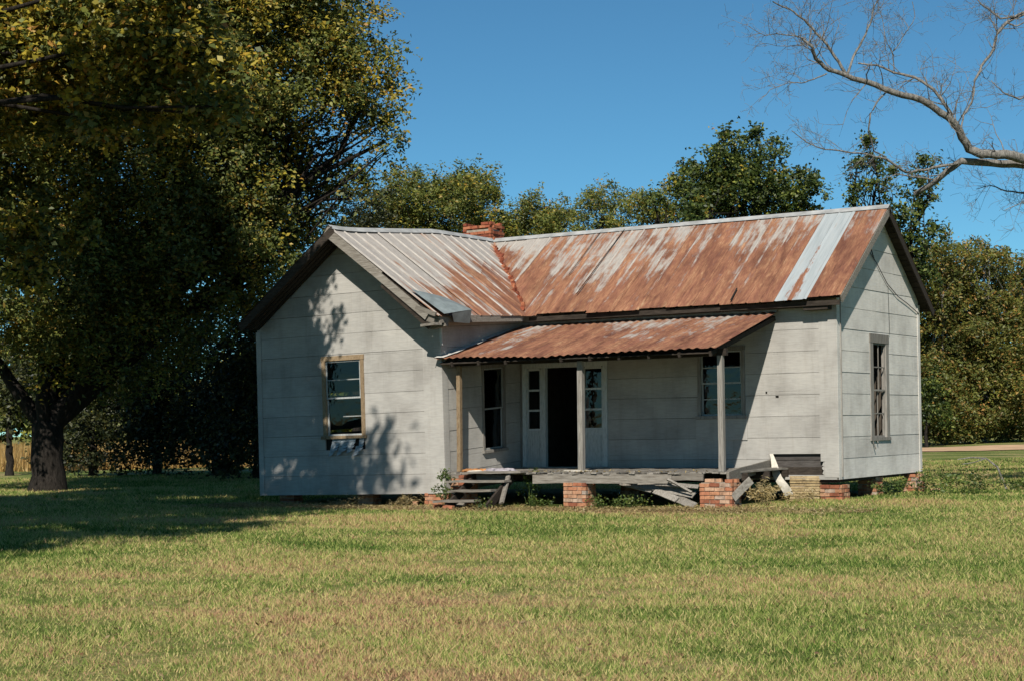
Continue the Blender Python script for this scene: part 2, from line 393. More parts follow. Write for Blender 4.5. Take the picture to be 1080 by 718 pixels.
# ================================================================== FARMHOUSE
house = thing('farmhouse', (-4.5, 1.0, GZ), 'derelict single-storey farmhouse with grey siding, rusted tin roof and sagging front porch', 'house')
def clip(poly, a, b_, c):
    """keep a*u+b*v<=c"""
    out = []
    for i in range(len(poly)):
        p, q = poly[i], poly[(i+1) % len(poly)]; dp = a*p[0]+b_*p[1]-c; dq = a*q[0]+b_*q[1]-c
        if dp <= 1e-9: out.append(p)
        if (dp < -1e-9 and dq > 1e-9) or (dp > 1e-9 and dq < -1e-9):
            s_ = dp/(dp-dq); out.append((p[0]+(q[0]-p[0])*s_, p[1]+(q[1]-p[1])*s_))
    return out
def wall(name, place, u0, u1, z0, halfplanes, holes, T, course=.42, joints=None, first=.40, label=None, m_='siding'):
    """lapped sheet siding; place(u, off, z) -> point; off grows outwards"""
    mb = MB(); zz = [z0, z0+first]
    while zz[-1] < 6: zz.append(zz[-1]+course)
    us0 = sorted({u0, u1} | {h[0] for h in holes} | {h[1] for h in holes})
    for ci in range(len(zz)-1):
        a, b_ = zz[ci], zz[ci+1]
        zs = sorted({a, b_} | {h[k] for h in holes for k in (2, 3) if a < h[k] < b_})
        js = sorted({u0, u1} | ({u0+(u1-u0)*(.3+.4*abs(math.sin(ci*2.3+u0)))} if ci % 2 else set()))
        us = sorted(set(us0) | set(js))
        for zi in range(len(zs)-1):
            for ui in range(len(us)-1):
                p, q = us[ui], us[ui+1]; cu, cz = (p+q)/2, (zs[zi]+zs[zi+1])/2
                if any(h[0] < cu < h[1] and h[2] < cz < h[3] for h in holes): continue
                k = max(i for i in range(len(js)) if js[i] <= cu)
                rr = (math.sin(ci*12.9+k*78.2+u0)*43758.5) % 1
                gap = .0008
                g0 = gap if p in js else 0; zt_ = zs[zi+1] - (.005 if zs[zi+1] == b_ else 0)
                wv = .004*math.sin(ci*4.1+p*1.9)
                pl = [(p+g0, zs[zi]), (q, zs[zi]), (q, zt_+min(0,wv)), (p+g0, zt_+min(0,-wv))]
                for h in halfplanes: pl = clip(pl, *h)
                if len(pl) < 3: continue
                off = lambda z: .030 - .006*(z-a)/(b_-a) + .0015*math.sin(ci*3+k*2)
                fr = [place(u, off(z), z) for u, z in pl]; bk = [place(u, -.02, z) for u, z in pl]; n = len(pl)
                kk = len(mb.v); mb.v += [tuple(x) for x in fr+bk]
                mb.face(list(range(kk, kk+n)), 0, rr); mb.face([kk+n+i for i in range(n)][::-1], 0, rr)
                for i in range(n): mb.face([kk+i, kk+n+i, kk+n+(i+1) % n, kk+(i+1) % n], 0, rr)
    o = mb.build(name, m_, house, T)
    if label: o['label'] = label
    return o
frontp = lambda y0: (lambda u, o, z: (u, y0-o, z))
rightp = lambda x0: (lambda u, o, z: (x0+o, u, z))
backp = lambda y0: (lambda u, o, z: (u, y0+o, z))
leftp = lambda x0: (lambda u, o, z: (x0-o, u, z))
# hole in the front: boarded zone where siding fell off
DOOR = (-7.10, -5.02, .26, 2.46); WIN_R = (-2.94, -1.90, 1.24, 2.64); MISS = (-1.36, -.28, .09, .50)
WIN_G = (1.80, 2.90, .75, 2.87); WIN_W = (-10.18, -9.08, 1.19, 2.88); WIN_S = (-1.54, -.66, .71, 2.51); HOLE_W = (-10.14, -9.10, .93, 1.19)
h1 = (-1.47, -1.43, 1.68, 1.73); h2 = (-1.26, -1.19, 1.60, 1.645)
wall('front_wall', frontp(0), X1, 0, 0, [(0, 1, 3.70)], [DOOR, WIN_R, MISS, h1, h2], TM)
wall('gable_wall', rightp(0), 0, W, 0, [(-KM, 1, ZR-.07-KM*W/2), (KM, 1, ZR-.07+KM*W/2)], [WIN_G], TM, m_='siding_pale', label='paler grey gable end wall')
wall('rear_wall', backp(W), X0, 0, 0, [(0, 1, 3.70)], [], TM)
wall('wing_gable_wall', frontp(-D), X0, X1, 0, [(KW, 1, ZR-.07+KW*XM), (-KWL, 1, ZR-.07-KWL*XM)], [WIN_W, HOLE_W], TW)
wall('wing_side_wall', rightp(X1), -D, -.02, 0, [(0, 1, 3.72)], [WIN_S], TW)
wall('wing_outer_wall', leftp(X0), -D, W, 0, [(0, 1, 3.60)], [], TW)
# sheathing behind the missing siding, inner lining, floor and ceiling
mb = MB()
for k in range(3): mb.box(-1.6, -.1, .035, .06, -.02+k*.2, .17+k*.2)
mb.build('board_sheathing', 'sheath', house, TM)
mb = MB()
mb.box(X0+.04, -.04, .0+.03, W-.04, -.06, .24)
mb.build('floor', 'dark_wood', house, TM)
mb = MB(); mb.box(X0+.04, X1-.04, -D+.04, .02, .0, .24); mb.build('wing_floor', 'dark_wood', house, TW)
mb = MB(); mb.box(X0+.04, -.04, .03, W-.04, 3.36, 3.42); mb.build('ceiling', 'plaster', house, TM)
mb = MB(); mb.box(X0+.04, X1-.04, -D+.04, .02, 3.36, 3.42); mb.build('wing_ceiling', 'plaster', house, TW)
mb = MB(); mb.box(-4.3, -4.2, .06, W-.06, .24, 3.36); mb.box(X1+.0, X1+.1, .6, W-.06, .24, 3.36); mb.box(X0+.1, -.1, 3.0, 3.08, .24, 3.36)
mb.build('partition', 'plaster', house, TM)
# inner lining of the outer walls keeps daylight out
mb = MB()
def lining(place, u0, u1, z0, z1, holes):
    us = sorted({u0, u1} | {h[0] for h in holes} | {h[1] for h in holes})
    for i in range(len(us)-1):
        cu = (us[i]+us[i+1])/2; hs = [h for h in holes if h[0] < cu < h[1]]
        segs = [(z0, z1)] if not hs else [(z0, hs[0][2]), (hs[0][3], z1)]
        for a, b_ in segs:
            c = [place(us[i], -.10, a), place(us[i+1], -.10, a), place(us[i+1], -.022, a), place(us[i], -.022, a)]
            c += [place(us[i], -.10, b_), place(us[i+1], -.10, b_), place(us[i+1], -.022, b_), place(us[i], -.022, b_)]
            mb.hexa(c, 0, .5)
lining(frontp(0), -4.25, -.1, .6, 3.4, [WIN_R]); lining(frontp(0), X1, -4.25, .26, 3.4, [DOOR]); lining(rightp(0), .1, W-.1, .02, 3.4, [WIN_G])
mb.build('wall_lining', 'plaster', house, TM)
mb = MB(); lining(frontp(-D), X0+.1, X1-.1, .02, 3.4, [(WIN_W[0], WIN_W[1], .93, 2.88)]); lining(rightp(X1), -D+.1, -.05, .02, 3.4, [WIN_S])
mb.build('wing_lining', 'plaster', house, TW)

# corner strips
def part(name, m_, T=TM, parent=None, label=None):
    o = cur.build(name, m_, parent or house, T)
    if label: o['label'] = label
    return o
cur = MB()
cur.poly([]) if False else None
z_ = [0.0, .35, .9, 1.6, 2.2, 2.9, 3.62]
for i in range(len(z_)-1):
    a, b_ = z_[i], z_[i+1]
    cur.box(-.34+(.09 if i == 0 else .0)+.01*(i % 2), .036, -.040, -.0325, a+(.04 if i == 0 else 0), b_, 0, .15)
    cur.box(.0325, .040, -.0325, .13, a, b_, 1, .15)
part('corner_board', ['siding', 'siding_pale'])
cur = MB(); cur.box(.033, .045, W-.12, W+.03, 0, 3.6, 0, .3); part('corner_board', 'siding_pale')
cur = MB(); cur.box(X1-.42, X1+.036, -D-.040, -D-.0325, .0, 3.66, 0, .1); cur.box(X1+.0325, X1+.040, -D-.0325, -D+.16, 0, 3.66, 0, .1); part('corner_board', 'siding', TW)
cur = MB(); cur.box(X0-.03, X0+.10, -D-.042, -D-.0325, .0, 3.5, 0, .35); part('corner_board', 'siding', TW)
# thin dark corner batten on the gable side
cur = MB(); cur.box(.041, .062, .13, .15, .05, 3.6); part('corner_batten', 'weathered_v')
# peeled sheet of siding hanging by the hole
cur = MB(); n = 8
for i in range(n+1):
    q = i/n; w = .07+.10*math.sin(q*2.6)+.06*q; cx_ = -1.38+.48*q**1.2+.02*math.sin(9*q)
    for sgn in (0, 1):
        cur.v.append((cx_+sgn*w, -.06-.42*math.sin(q*1.7)-.05*sgn*q, .50-.80*q-.04*sgn*math.sin(5*q)))
for i in range(n): cur.face([2*i, 2*i+1, 2*i+3, 2*i+2], 0, .1)
o = part('loose_siding', 'white_cloth', label='peeled sheet of siding curling down beside the hole in the wall')
sm = o.modifiers.new('s', 'SOLIDIFY'); sm.thickness = .008
# ragged remnants of siding at the hole and under the wing window
cur = MB()
for k in range(5):
    z = .10+k*.08; cur.poly([(-.27, -.030, z), (-.27, -.030, z+.082), (-.285-.03*random.random(), -.031, z+.05), (-.29-.02*random.random(), -.031, z+.01)], 0, .2)
part('torn_edge', 'siding')

# ---------------- windows
def window(name, place, T, o, frame_m='tan_wood', casing=.09, sill=True, sash_m='sash', mun=(0, 1), sides=(1,1,1,1), glass=True, depth=.06, broken=(), label=None, sill_out=.085):
    u0, u1, z0, z1 = o
    mb_ = MB()
    def bx(a, b_, c, d, o0, o1, mb2=None, j=0):
        mb2 = mb2 or mb_
        cc = [place(a, o0, c), place(b_, o0, c), place(b_, o1, c), place(a, o1, c), place(a, o0, d), place(b_, o0, d), place(b_, o1, d), place(a, o1, d)]
        if j: cc = [tuple(q+random.uniform(-j, j) for q in p) for p in cc]
        mb2.hexa(cc)
    c_ = casing
    if sides[0]: bx(u0, u0+c_, z0+.002, z1-c_, -.06, .045)
    if sides[1]: bx(u1-c_, u1, z0+.002, z1-c_, -.06, .045)
    bx(u0-.01, u1+.01, z1-c_, z1+.01, -.06, .050)
    root = mb_.build(name, frame_m, house, T)
    if label: root['label'] = label
    if sill:
        s_ = MB(); bx(u0-.03, u1+.03, z0-.03, z0+.03, -.06, sill_out, s_, .006); s_.build('sill', frame_m, root, T)
    # sashes
    s_ = MB(); a, b_ = u0+c_+.004, u1-c_-.004; zb, zt = z0+.032, z1-c_-.004; zm = (zb+zt)/2
    for (lo, hi, off) in ((zb, zm+.015, -.02), (zm-.015, zt, .008)):
        for (p, q) in ((a, a+.035), (b_-.035, b_)): bx(p, q, lo, hi, off-.012, off+.012, s_)
        bx(a+.036, b_-.036, lo, lo+.035, off-.012, off+.012, s_); bx(a+.036, b_-.036, hi-.03, hi, off-.012, off+.012, s_)
        for k in range(mun[0]):
            u = a+(b_-a)*(k+1)/(mun[0]+1); bx(u-.011, u+.011, lo+.036, hi-.031, off-.009, off+.009, s_)
        for k in range(mun[1]):
            z = lo+(hi-lo)*(k+1)/(mun[1]+1)
            if (lo == zb and 'b' in broken): bx(a+.036+(b_-a)*.4, b_-.036, z-.010, z+.010, off-.008, off+.010, s_)
            else: bx(a+.036, b_-.036, z-.011, z+.011, off-.008, off+.010, s_)
    s_.build('sash', sash_m, root, T)
    if glass:
        for (lo, hi, off) in ((zb+.03, zm, -.02), (zm, zt-.02, .008)):
            g_ = MB(); kk = [place(a+.02, off, lo), place(b_-.02, off, lo), place(b_-.02, off, hi), place(a+.02, off, hi)]
            if 'b' in broken and lo == zb+.03:
                n_ = [(a+.02, lo+.30), (a+.15, lo+.20), (a+.33, lo+.17), (a+.5, lo+.26), (b_-.02, lo+.32), (b_-.02, hi), (a+.02, hi)]
                g_.poly([place(u, off, z) for u, z in n_])
            else: g_.poly(kk)
            g_.build('pane', 'glass', root, T)
    return root
window('window', frontp(-D), TW, WIN_W, mun=(0, 1), broken=('b',), label='window with bare tan casing and a broken lower pane')
window('window', rightp(X1), TW, WIN_S, frame_m='weathered_v', casing=.07, mun=(0, 0))
window('window', frontp(0), TM, WIN_R, frame_m='weathered_v', casing=.07, mun=(0, 1), glass=True)
wg = window('window', rightp(0), TM, WIN_G, frame_m='weathered_v', casing=.17, mun=(1, 1), sill_out=.055, sash_m='weathered_v', glass=False, label='glassless window with weathered bars')
# sagging splintered sill and stuff under the gable window
for k in (0, 2):
    cur = MB(); y = 1.85+k*.14; cur.beam((.045, y, .72), (.06+.02*random.random(), y+random.uniform(-.12, .12), .72-random.uniform(.05, .22)), .03, .012, (1, 0, 0)); part('splintered_wood', 'weathered', TM, wg)
# torn building paper below the wing window
cur = MB(); cur.box(HOLE_W[0]-.02, HOLE_W[1]+.02, -D+.002, -D+.018, HOLE_W[2]-.02, HOLE_W[3]+.02, 0, .5); part('hole_shade_panel', 'dark', TW)  # near-black panel filling the hole, its inner shade put into the colour
cur = MB(); rr_ = random.Random(4)
for k in range(8):
    x = HOLE_W[0]+.20+k*.10; w = .12+.08*rr_.random(); z0_ = .78+.12*rr_.random(); z1_ = 1.185-.04*rr_.random(); o_ = .04+.05*rr_.random(); sk = rr_.uniform(-.10, .02)
    if k == 6: z1_ = 1.0
    n_ = 4
    for q in range(n_):
        a, b_ = q/n_, (q+1)/n_; zz = lambda t_: z1_+(z0_-z1_)*t_; xx = lambda t_: x+sk*t_; oo = lambda t_: -D-.034-o_*t_**1.5
        cur.poly([(xx(a), oo(a), zz(a)), (xx(a)+w, oo(a)-.008*k % .02, zz(a)+.01), (xx(b_)+w*(1-.35*b_), oo(b_)-.01, zz(b_)+.02), (xx(b_), oo(b_), zz(b_))], 0, .5)
part('torn_paper', 'paper', TW, label='torn blue-grey building paper under the window')

# ---------------- front entrance: white surround, two sidelights, open doorway
cur = MB(); u0, u1, z0, z1 = DOOR
def fb(a, b_, c, d, o0=-.05, o1=.05, mi=0): cur.box(a, b_, -o1, -o0, c, d, mi)
OP = (-6.52, -5.74)
fb(u0, u1, z1-.10, z1); fb(u0, u0+.10, z0, z1-.101); fb(OP[0]-.11, OP[0], z0, z1-.101); fb(OP[1], OP[1]+.13, z0, z1-.101); fb(u1-.10, u1, z0, z1-.101)
door = part('door_surround', 'paint')
for (a, b_) in ((u0+.101, OP[0]-.111), (OP[1]+.131, u1-.101)):
    cur = MB(); fb(a, b_, z0, 1.03, -.04, .02); fb(a+.06, b_-.06, z0+.12, .92, .0205, .032)
    fb(a, a+.045, 1.032, 2.34, -.03, .02); fb(b_-.045, b_, 1.032, 2.34, -.03, .02)
    for z in (1.032, 1.44, 1.87, 2.31): fb(a+.046, b_-.046, z, z+.04 if z < 2.2 else 2.358, -.03, .02)
    sl = part('sidelight', 'paint', TM, door)
    cur = MB(); cur.poly([(a+.04, .0, 1.05), (b_-.04, .0, 1.05), (b_-.04, .0, 2.33), (a+.04, .0, 2.33)]); part('pane', 'glass', TM, sl) if False else cur.build('sidelight_glass', 'glass', door, TM)
# an old board strip left of the door and a patch board beneath the right window
cur = MB(); cur.box(-2.98, -1.86, -.046, -.034, .78, 1.205, 0, .3); part('patch_board', 'siding')
cur = MB(); cur.box(X1+.034, X1+.07, -.07, -.034, .26, 3.2); part('corner_batten', 'weathered_v')

# ---------------- roofs
def slope(name, us, top, bot, point, rib, mats, sheetw, rustfn, rows=7, parent=None, edge=.0, zincs=(), T=TM, u_ref=0, label=None, lift=.012, sag=None, ribpale=0.0):
    """corrugated slope; point(u, s, h): s 0 at ridge .. 1 metre-run; top/bot(u) give the run"""
    mb_ = MB(); n = len(us); rr_ = random.Random(3)
    sj = {}
    prev = None
    for i, u in enumerate(us[:-1]):
        um = (u+us[i+1])/2; k = int(math.floor((um-u_ref)/sheetw))
        if k not in sj: sj[k] = (rr_.uniform(-.5, .5), rr_.uniform(-edge, edge), rr_.random()*lift, rr_.uniform(-.35, .35)*lift)
        base = len(mb_.v)
        for uu in (u, us[i+1]):
            t0, t1 = top(uu), bot(uu)
            fr_ = (uu-u_ref)/sheetw - k
            for r_ in range(rows+1):
                s_ = t0 + (t1 + (sj[k][1] if t1 > t0+.3 else 0) - t0)*r_/rows
                h = rib(uu, k) + sj[k][2]
                hr = abs(rib(um, k)) + (.010*fr_ if lift else 0)
                if sag: h += sag(uu, s_)
                mb_.v.append(tuple(point(uu, s_, h)))
        for r_ in range(rows):
            a = base+r_; b_ = base+rows+1+r_; lowv = (r_+.5)/rows
            mi = 1 if any(z0 <= um < z1 for z0, z1 in zincs) else 0
            mb_.face([a, a+1, b_+1, b_], mi, .5, sj[k][0]+rustfn(um, lowv) - ribpale*(.4+.9*abs(math.sin(k*7.7+round(um/.305)*3.1)))*min(1, hr/.014), lowv)
    o = mb_.build(name, mats, parent or house, T)
    if label: o['label'] = label
    return o
def vrib(pitch, amp, wid=.035, phase=0):
    def f(u, k=0):
        d = abs(((u-phase)/pitch) % 1.0 - .5)*pitch; d = pitch/2 - d if False else d
        return amp*max(0, 1-d/wid)
    return f
def corr(pitch, amp): return lambda u, k=0: amp*math.sin(2*math.pi*u/pitch)
nM = math.sqrt(1+KM*KM); nWr = math.sqrt(1+KW*KW); nL = math.sqrt(1+KWL*KWL)
def pt_front(u, s, h): return (u, W/2-s-h*KM/nM, ZR-KM*s+h/nM)
def pt_back(u, s, h): return (u, W/2+s+h*KM/nM, ZR-KM*s+h/nM)
def pt_wr(u, s, h): return (XM+s+h*KW/nWr, u, ZR-KW*s+h/nWr)
def pt_wl(u, s, h): return (XM-s-h*KWL/nL, u, ZR-KWL*s+h/nL)
kv = KW/KM
def valley_main(u): return min(max((u-XM)*kv, .02), W/2+OE+.03)      # run of main slope where it meets the wing roof
us_m = np.concatenate([np.arange(XM, OR, .0275), [OR]])
def rust_main(u, low):
    g_ = .08+(u+5.5)/5.5*.20      # rustier to the right
    if -7.2 < u < -5.6: g_ -= .05
    return g_ - .12 + (.10 if low > .8 else 0)
ZINC = (-1.07, -.42)
def midsag(u, s_): return -.02*math.sin(max(0, min(1, (u-XM)/9.7))*math.pi)*min(s_, 2)
rf = slope('roof', us_m, lambda u: 0, valley_main, pt_front, vrib(.305, .020, .026), ['metal_main', 'zinc'], .61, rust_main, edge=.035, zincs=[ZINC], lift=.016, u_ref=-.42, rows=9, label='rusted tin roof with one newer grey sheet near the right end', sag=midsag, ribpale=.6)
slope('rear_roof', np.concatenate([np.arange(XM, OR, .11), [OR]]), lambda u: 0, lambda u: W/2+OE, pt_back, corr(.22, .01), ['metal_main'], .61, rust_main, rows=3, T=TM)
YG = -D-OG
us_w = np.concatenate([np.arange(YG, W/2, .02), [W/2]])
def bot_wr(u): return min(X1+OE-XM+.02, (W/2-u)/kv) if u < W/2 else 0
def rust_wing(u, low): return .22 + (.25 if low > .55 else 0) + (.12 if 1.0 > u > -2.0 else 0)
slope('wing_roof', us_w, lambda u: 0, bot_wr, pt_wr, vrib(.37, .030, .030), ['metal_wing'], .74, rust_wing, edge=.03, T=TW, lift=.014, u_ref=YG, rows=9, label='ribbed tin roof with pale galvanised ribs', ribpale=.9)
slope('wing_roof', np.concatenate([np.arange(YG, W+OE, .11), [W+OE]]), lambda u: 0, lambda u: XM-X0+.05, pt_wl, corr(.22, .01), ['metal_wing'], .74, rust_wing, rows=3, T=TW)
# dark gaps and lifted seams of the main roof
cur = MB()
def seam(u0_, s0, u1_, s1, w=.028, h=.034):
    a = np.array(pt_front(u0_, s0, h)); b_ = np.array(pt_front(u1_, s1, h)); cur.beam(a, b_, w, .006, (0, -KM, 1), 0, .2)
for a_ in ((-6.45, .1, -6.42, 1.6, .012), (-5.85, .06, -5.83, 2.3, .018), (-2.05, 2.45, -2.02, 2.83, .03)):
    cur = MB(); seam(*a_); part('open_seam', 'dark', TM, rf)
# ridge caps
cur = MB()
n = 30
for i in range(n):
    a = XM+.1+(OR-XM-.08)*i/n; b_ = XM+.1+(OR-XM-.08)*(i+1)/n
    sg = lambda u: -.02*math.sin(max(0, min(1, (u-XM)/9.7))*math.pi)*0+.0
    for sgn in (-1, 1):
        cur.poly([(a, W/2, ZR+.045+sg(a)), (b_, W/2, ZR+.045+sg(b_)), (b_, W/2+sgn*.13, ZR-.13*KM+.040), (a, W/2+sgn*.13, ZR-.13*KM+.040)], 0, .5, -.6)
part('ridge_cap', 'cap_tin')
cur = MB()
for sgn, k_ in ((1, KW), (-1, KWL)):
    for i in range(12):
        a = YG-.01+(W/2-YG)*i/12; b_ = YG-.01+(W/2-YG)*(i+1)/12
        cur.poly([(XM, a, ZR+.055), (XM, b_, ZR+.055), (XM+sgn*.12, b_, ZR-.12*k_+.047), (XM+sgn*.12, a, ZR-.12*k_+.047)], 0, .5)
part('ridge_cap', 'cap_tin', TW)
# boards under the tin (deck), seen from below at rakes and eaves
def plank_deck(name, axis, a0, a1, run, fn, T, thick=.025, k=.15):
    mb_ = MB(); s_ = .0
    while s_ < run-.02:
        e = min(s_+k, run); c = []
        for h in (-.055-thick, -.055):
            c += [fn(a0(s_), s_, h), fn(a1(s_), s_, h), fn(a1(e-.012), e-.012, h), fn(a0(e-.012), e-.012, h)]
        mb_.hexa(c); s_ = e
    return mb_.build(name, 'dark_wood', house, T)
plank_deck('roof_boards', 0, lambda s: XM+s/kv, lambda s: OR-.03, W/2+OE-.03, pt_front, TM)
plank_deck('roof_boards', 0, lambda s: XM, lambda s: OR-.03, W/2+OE-.03, pt_back, TM)
plank_deck('wing_roof_boards', 1, lambda s: YG+.03, lambda s: W/2-s*kv, X1+OE-XM-.05, pt_wr, TW)
plank_deck('wing_roof_boards', 1, lambda s: YG+.03, lambda s: W+OE-.05, XM-X0+.02, pt_wl, TW)
# eave fascia, rafter ends
cur = MB()
cur.box(-6.75, OR-.05, -OE+.06, -OE+.085, ZE-.17, ZE-.075)
cur.box(-6.6, -.05, -OE+.09, -.045, ZE-.17, ZE-.145)
part('fascia', 'dark_wood')
cur = MB(); cur.box(-.55, -.05, -OE+.10, -.05, ZE-.24, ZE-.175); part('eave_return', 'dark_wood')
for k in range(13):
    cur = MB(); x = -6.4+k*.5; cur.beam((x, -OE+.09, ZE-.12), (x, .02, ZE-.12+KM*.3), .05, .09); part('rafter_end', 'dark_wood')
# rake boards
def rake(a, b_, w, h, T, up, m_='weathered', seg=1, mb_=None):
    global cur
    cur = MB(); cur.beam(a, b_, w, h, up); return part('rake_board', m_, T)
off = .09
rake(pt_front(OR-.01, -.02, -.085), pt_front(OR-.01, W/2+OE, -.085), .028, .15, TM, (0, -KM, 1))
rake(pt_back(OR-.01, -.02, -.085), pt_back(OR-.01, W/2+OE+.02, -.085), .028, .15, TM, (0, KM, 1), 'dark_wood')
rake(pt_wl(YG+.010, -.05, -.11), pt_wl(YG+.012, XM-X0+.04, -.11), .03, .16, TW, (-KWL, 0, 1), 'dark_wood')
# right rake: two overlapping weathered boards, the lower end broken
rake(pt_wr(YG+.014, -.02, -.10), pt_wr(YG+.012, 1.35, -.115), .03, .19, TW, (KW, 0, 1))
rake(pt_wr(YG-.012, 1.15, -.12), pt_wr(YG-.012, 2.50, -.15), .028, .15, TW, (KW, 0, 1))
rake(pt_wr(YG+.02, 1.45, -.24), pt_wr(YG+.03, 2.62, -.30), .025, .10, TW, (KW, 0, 1), 'dark_wood')
# inner soffit boards behind the wing rakes
cur = MB()
for k in range(4):
    y = YG+.12+k*.13
    cur.beam(pt_wr(y, .05, -.15), pt_wr(y, 2.4, -.15), .10, .02, (KW, 0, 1)); cur.beam(pt_wl(y, .05, -.15), pt_wl(y, 2.5, -.15), .10, .02, (-KWL, 0, 1))
part('soffit', 'dark_wood', TW)
# broken eave corner of the wing, bent flashing and gutter end
cur = MB()
xe = X1+OE
cur.beam((xe-.02, YG+.1, ZE-.07), (xe-.02, -.45, ZE-.06), .03, .14)
cur.beam((xe-.10, YG+.05, ZE-.10), (xe-.55, YG+.05, ZE+.05), .05, .10)
cur.beam((xe-.0, YG+.02, ZE-.16), (xe-.40, YG+.10, ZE-.17), .20, .05)
cur.beam((xe+.02, YG+.30, ZE-.15), (xe-.36, YG+.30, ZE-.20), .10, .09)
cur.beam((xe-.03, YG+.0, ZE+.02), (xe-.5, YG+.0, ZE+.20), .06, .08)
part('broken_eave', 'weathered', TW)
cur = MB()
def bent(pts_, thick=.0):
    cur.poly(pts_, 0, .5)
bent([pt_wr(YG+.06, 1.95, .06), pt_wr(YG+.05, 2.72, .10), pt_wr(YG+.95, 2.70, .22), pt_wr(YG+.98, 2.12, .05)])
bent([pt_wr(YG+.30, 2.71, .14), pt_wr(YG+.45, 2.76, -.04), pt_wr(YG+.98, 2.78, -.05), pt_wr(YG+.95, 2.70, .22)])
part('bent_flashing', 'old_tin', TW, label='bent grey tin patch lifted at the wing eave')
cur = MB()
pp = [(X1+.20, -D-.10, 3.42), (X1+.08, -D-.08, 3.36), (X1+.06, -D-.06, 3.18), (X1+.07, -D-.06, 2.96)]
for a, b_ in zip(pp[:-1], pp[1:]): cur.beam(a, b_, .05, .03, (0, -1, 0))
part('flashing_strip', 'flash', TW)
# valley with rusted strip and debris
cur = MB()
for i in range(46):
    q = i/45; s_ = .35+2.35*q; x = XM+s_/kv; r0 = random.uniform(.02, .05)*(1.9 if 0.05 < q < .16 else 1)
    cx_, cy_, cz_ = x+random.uniform(-.05, .05), W/2-s_+random.uniform(-.03, .03), ZR-KM*s_+.05
    cur.box(cx_-r0, cx_+r0, cy_-r0*.8, cy_+r0*.8, cz_-.06, cz_+r0*.5, 0, random.random(), j=r0*.35)
vd = part('valley_debris', 'brick_red', lambda x, y, z: TM(x, y, z), rf); vd['kind'] = 'stuff'
# sagging gable cable
def tube(mb_, pts_, r, n=5, mi=0, rnd=.5):
    pts_ = [np.array(p, float) for p in pts_]; k0 = len(mb_.v)
    for i, p in enumerate(pts_):
        d = pts_[min(i+1, len(pts_)-1)]-pts_[max(i-1, 0)]; d /= np.linalg.norm(d)+1e-9
        a = np.cross(d, (0, 0, 1) if abs(d[2]) < .9 else (1, 0, 0)); a /= np.linalg.norm(a); b_ = np.cross(d, a)
        rr_ = r[i] if hasattr(r, '__len__') else r
        for j in range(n):
            th = 2*math.pi*j/n; mb_.v.append(tuple(p+rr_*(a*math.cos(th)+b_*math.sin(th))))
    for i in range(len(pts_)-1):
        for j in range(n):
            mb_.face([k0+i*n+j, k0+i*n+(j+1) % n, k0+(i+1)*n+(j+1) % n, k0+(i+1)*n+j], mi, rnd)
cur = MB()
cb = [(.05, 2.05, 4.62), (.055, 2.3, 4.25), (.055, 2.75, 3.85), (.055, 3.3, 3.55), (.055, 3.9, 3.5), (.055, 4.75, 3.38)]
cb = [(.06, 1.75, 4.55), (.055, 2.2, 4.35), (.055, 2.85, 3.95), (.055, 3.5, 3.72), (.055, 4.1, 3.60), (.055, 4.85, 3.42)]
tube(cur, cb, .009); tube(cur, [(.055, 1.9, 4.62), (.055, 2.1, 4.38)], .012); tube(cur, [(.055, 2.9, 3.9), (.056, 2.95, 2.9)], .005)
part('cable', 'cable')

# ---------------- chimney
def bricks(mb_, x0, x1, y0, y1, z0, z1, bh=.075, bl=.21, jit=.006, ragged=.0, core=True, mi=0, mm=1, r=random):
    if core: mb_.box(x0+.02, x1-.02, y0+.02, y1-.02, z0, z1-.02-ragged*.6, mm, .5)
    z = z0; row = 0
    while z < z1-.02:
        for side in range(4):
            hor = side < 2; a, b_ = (x0, x1) if hor else (y0+.10, y1-.10)
            s_ = a - (bl/2 if row % 2 else 0)
            while s_ < b_-.02:
                e = min(s_+bl-.012, b_); st = max(s_, a)
                if e-st > .03 and not (z > z1-ragged and r.random() < .45):
                    dx, dz = r.uniform(-jit, jit), r.uniform(-.004, .004); c = r.random()
                    if side == 0: mb_.box(st, e, y0+dx, y0+.10, z+dz, z+bh-.012+dz, mi, c, .003)
                    elif side == 1: mb_.box(st, e, y1-.10, y1+dx, z+dz, z+bh-.012+dz, mi, c, .003)
                    elif side == 2: mb_.box(x0+dx, x0+.10, st, e, z+dz, z+bh-.012+dz, mi, c, .003)
                    else: mb_.box(x1-.10, x1+dx, st, e, z+dz, z+bh-.012+dz, mi, c, .003)
                s_ += bl
        z += bh; row += 1
cc = at(508, 257, 40.9); cx_, cy_ = cc[0], cc[1]
cur = MB(); bricks(cur, cx_-.40, cx_+.40, cy_-.3, cy_+.3, 5.0, 6.02, ragged=.22, jit=.02); 
o = cur.build('chimney', ['brick_red', 'mortar'], rf, TM)
cur = MB(); cur.box(cx_-.5, cx_+.5, cy_-.42, cy_+.36, 5.35, 5.56, 0, .5, .05); part('chimney_flashing', 'zinc', TM, o)

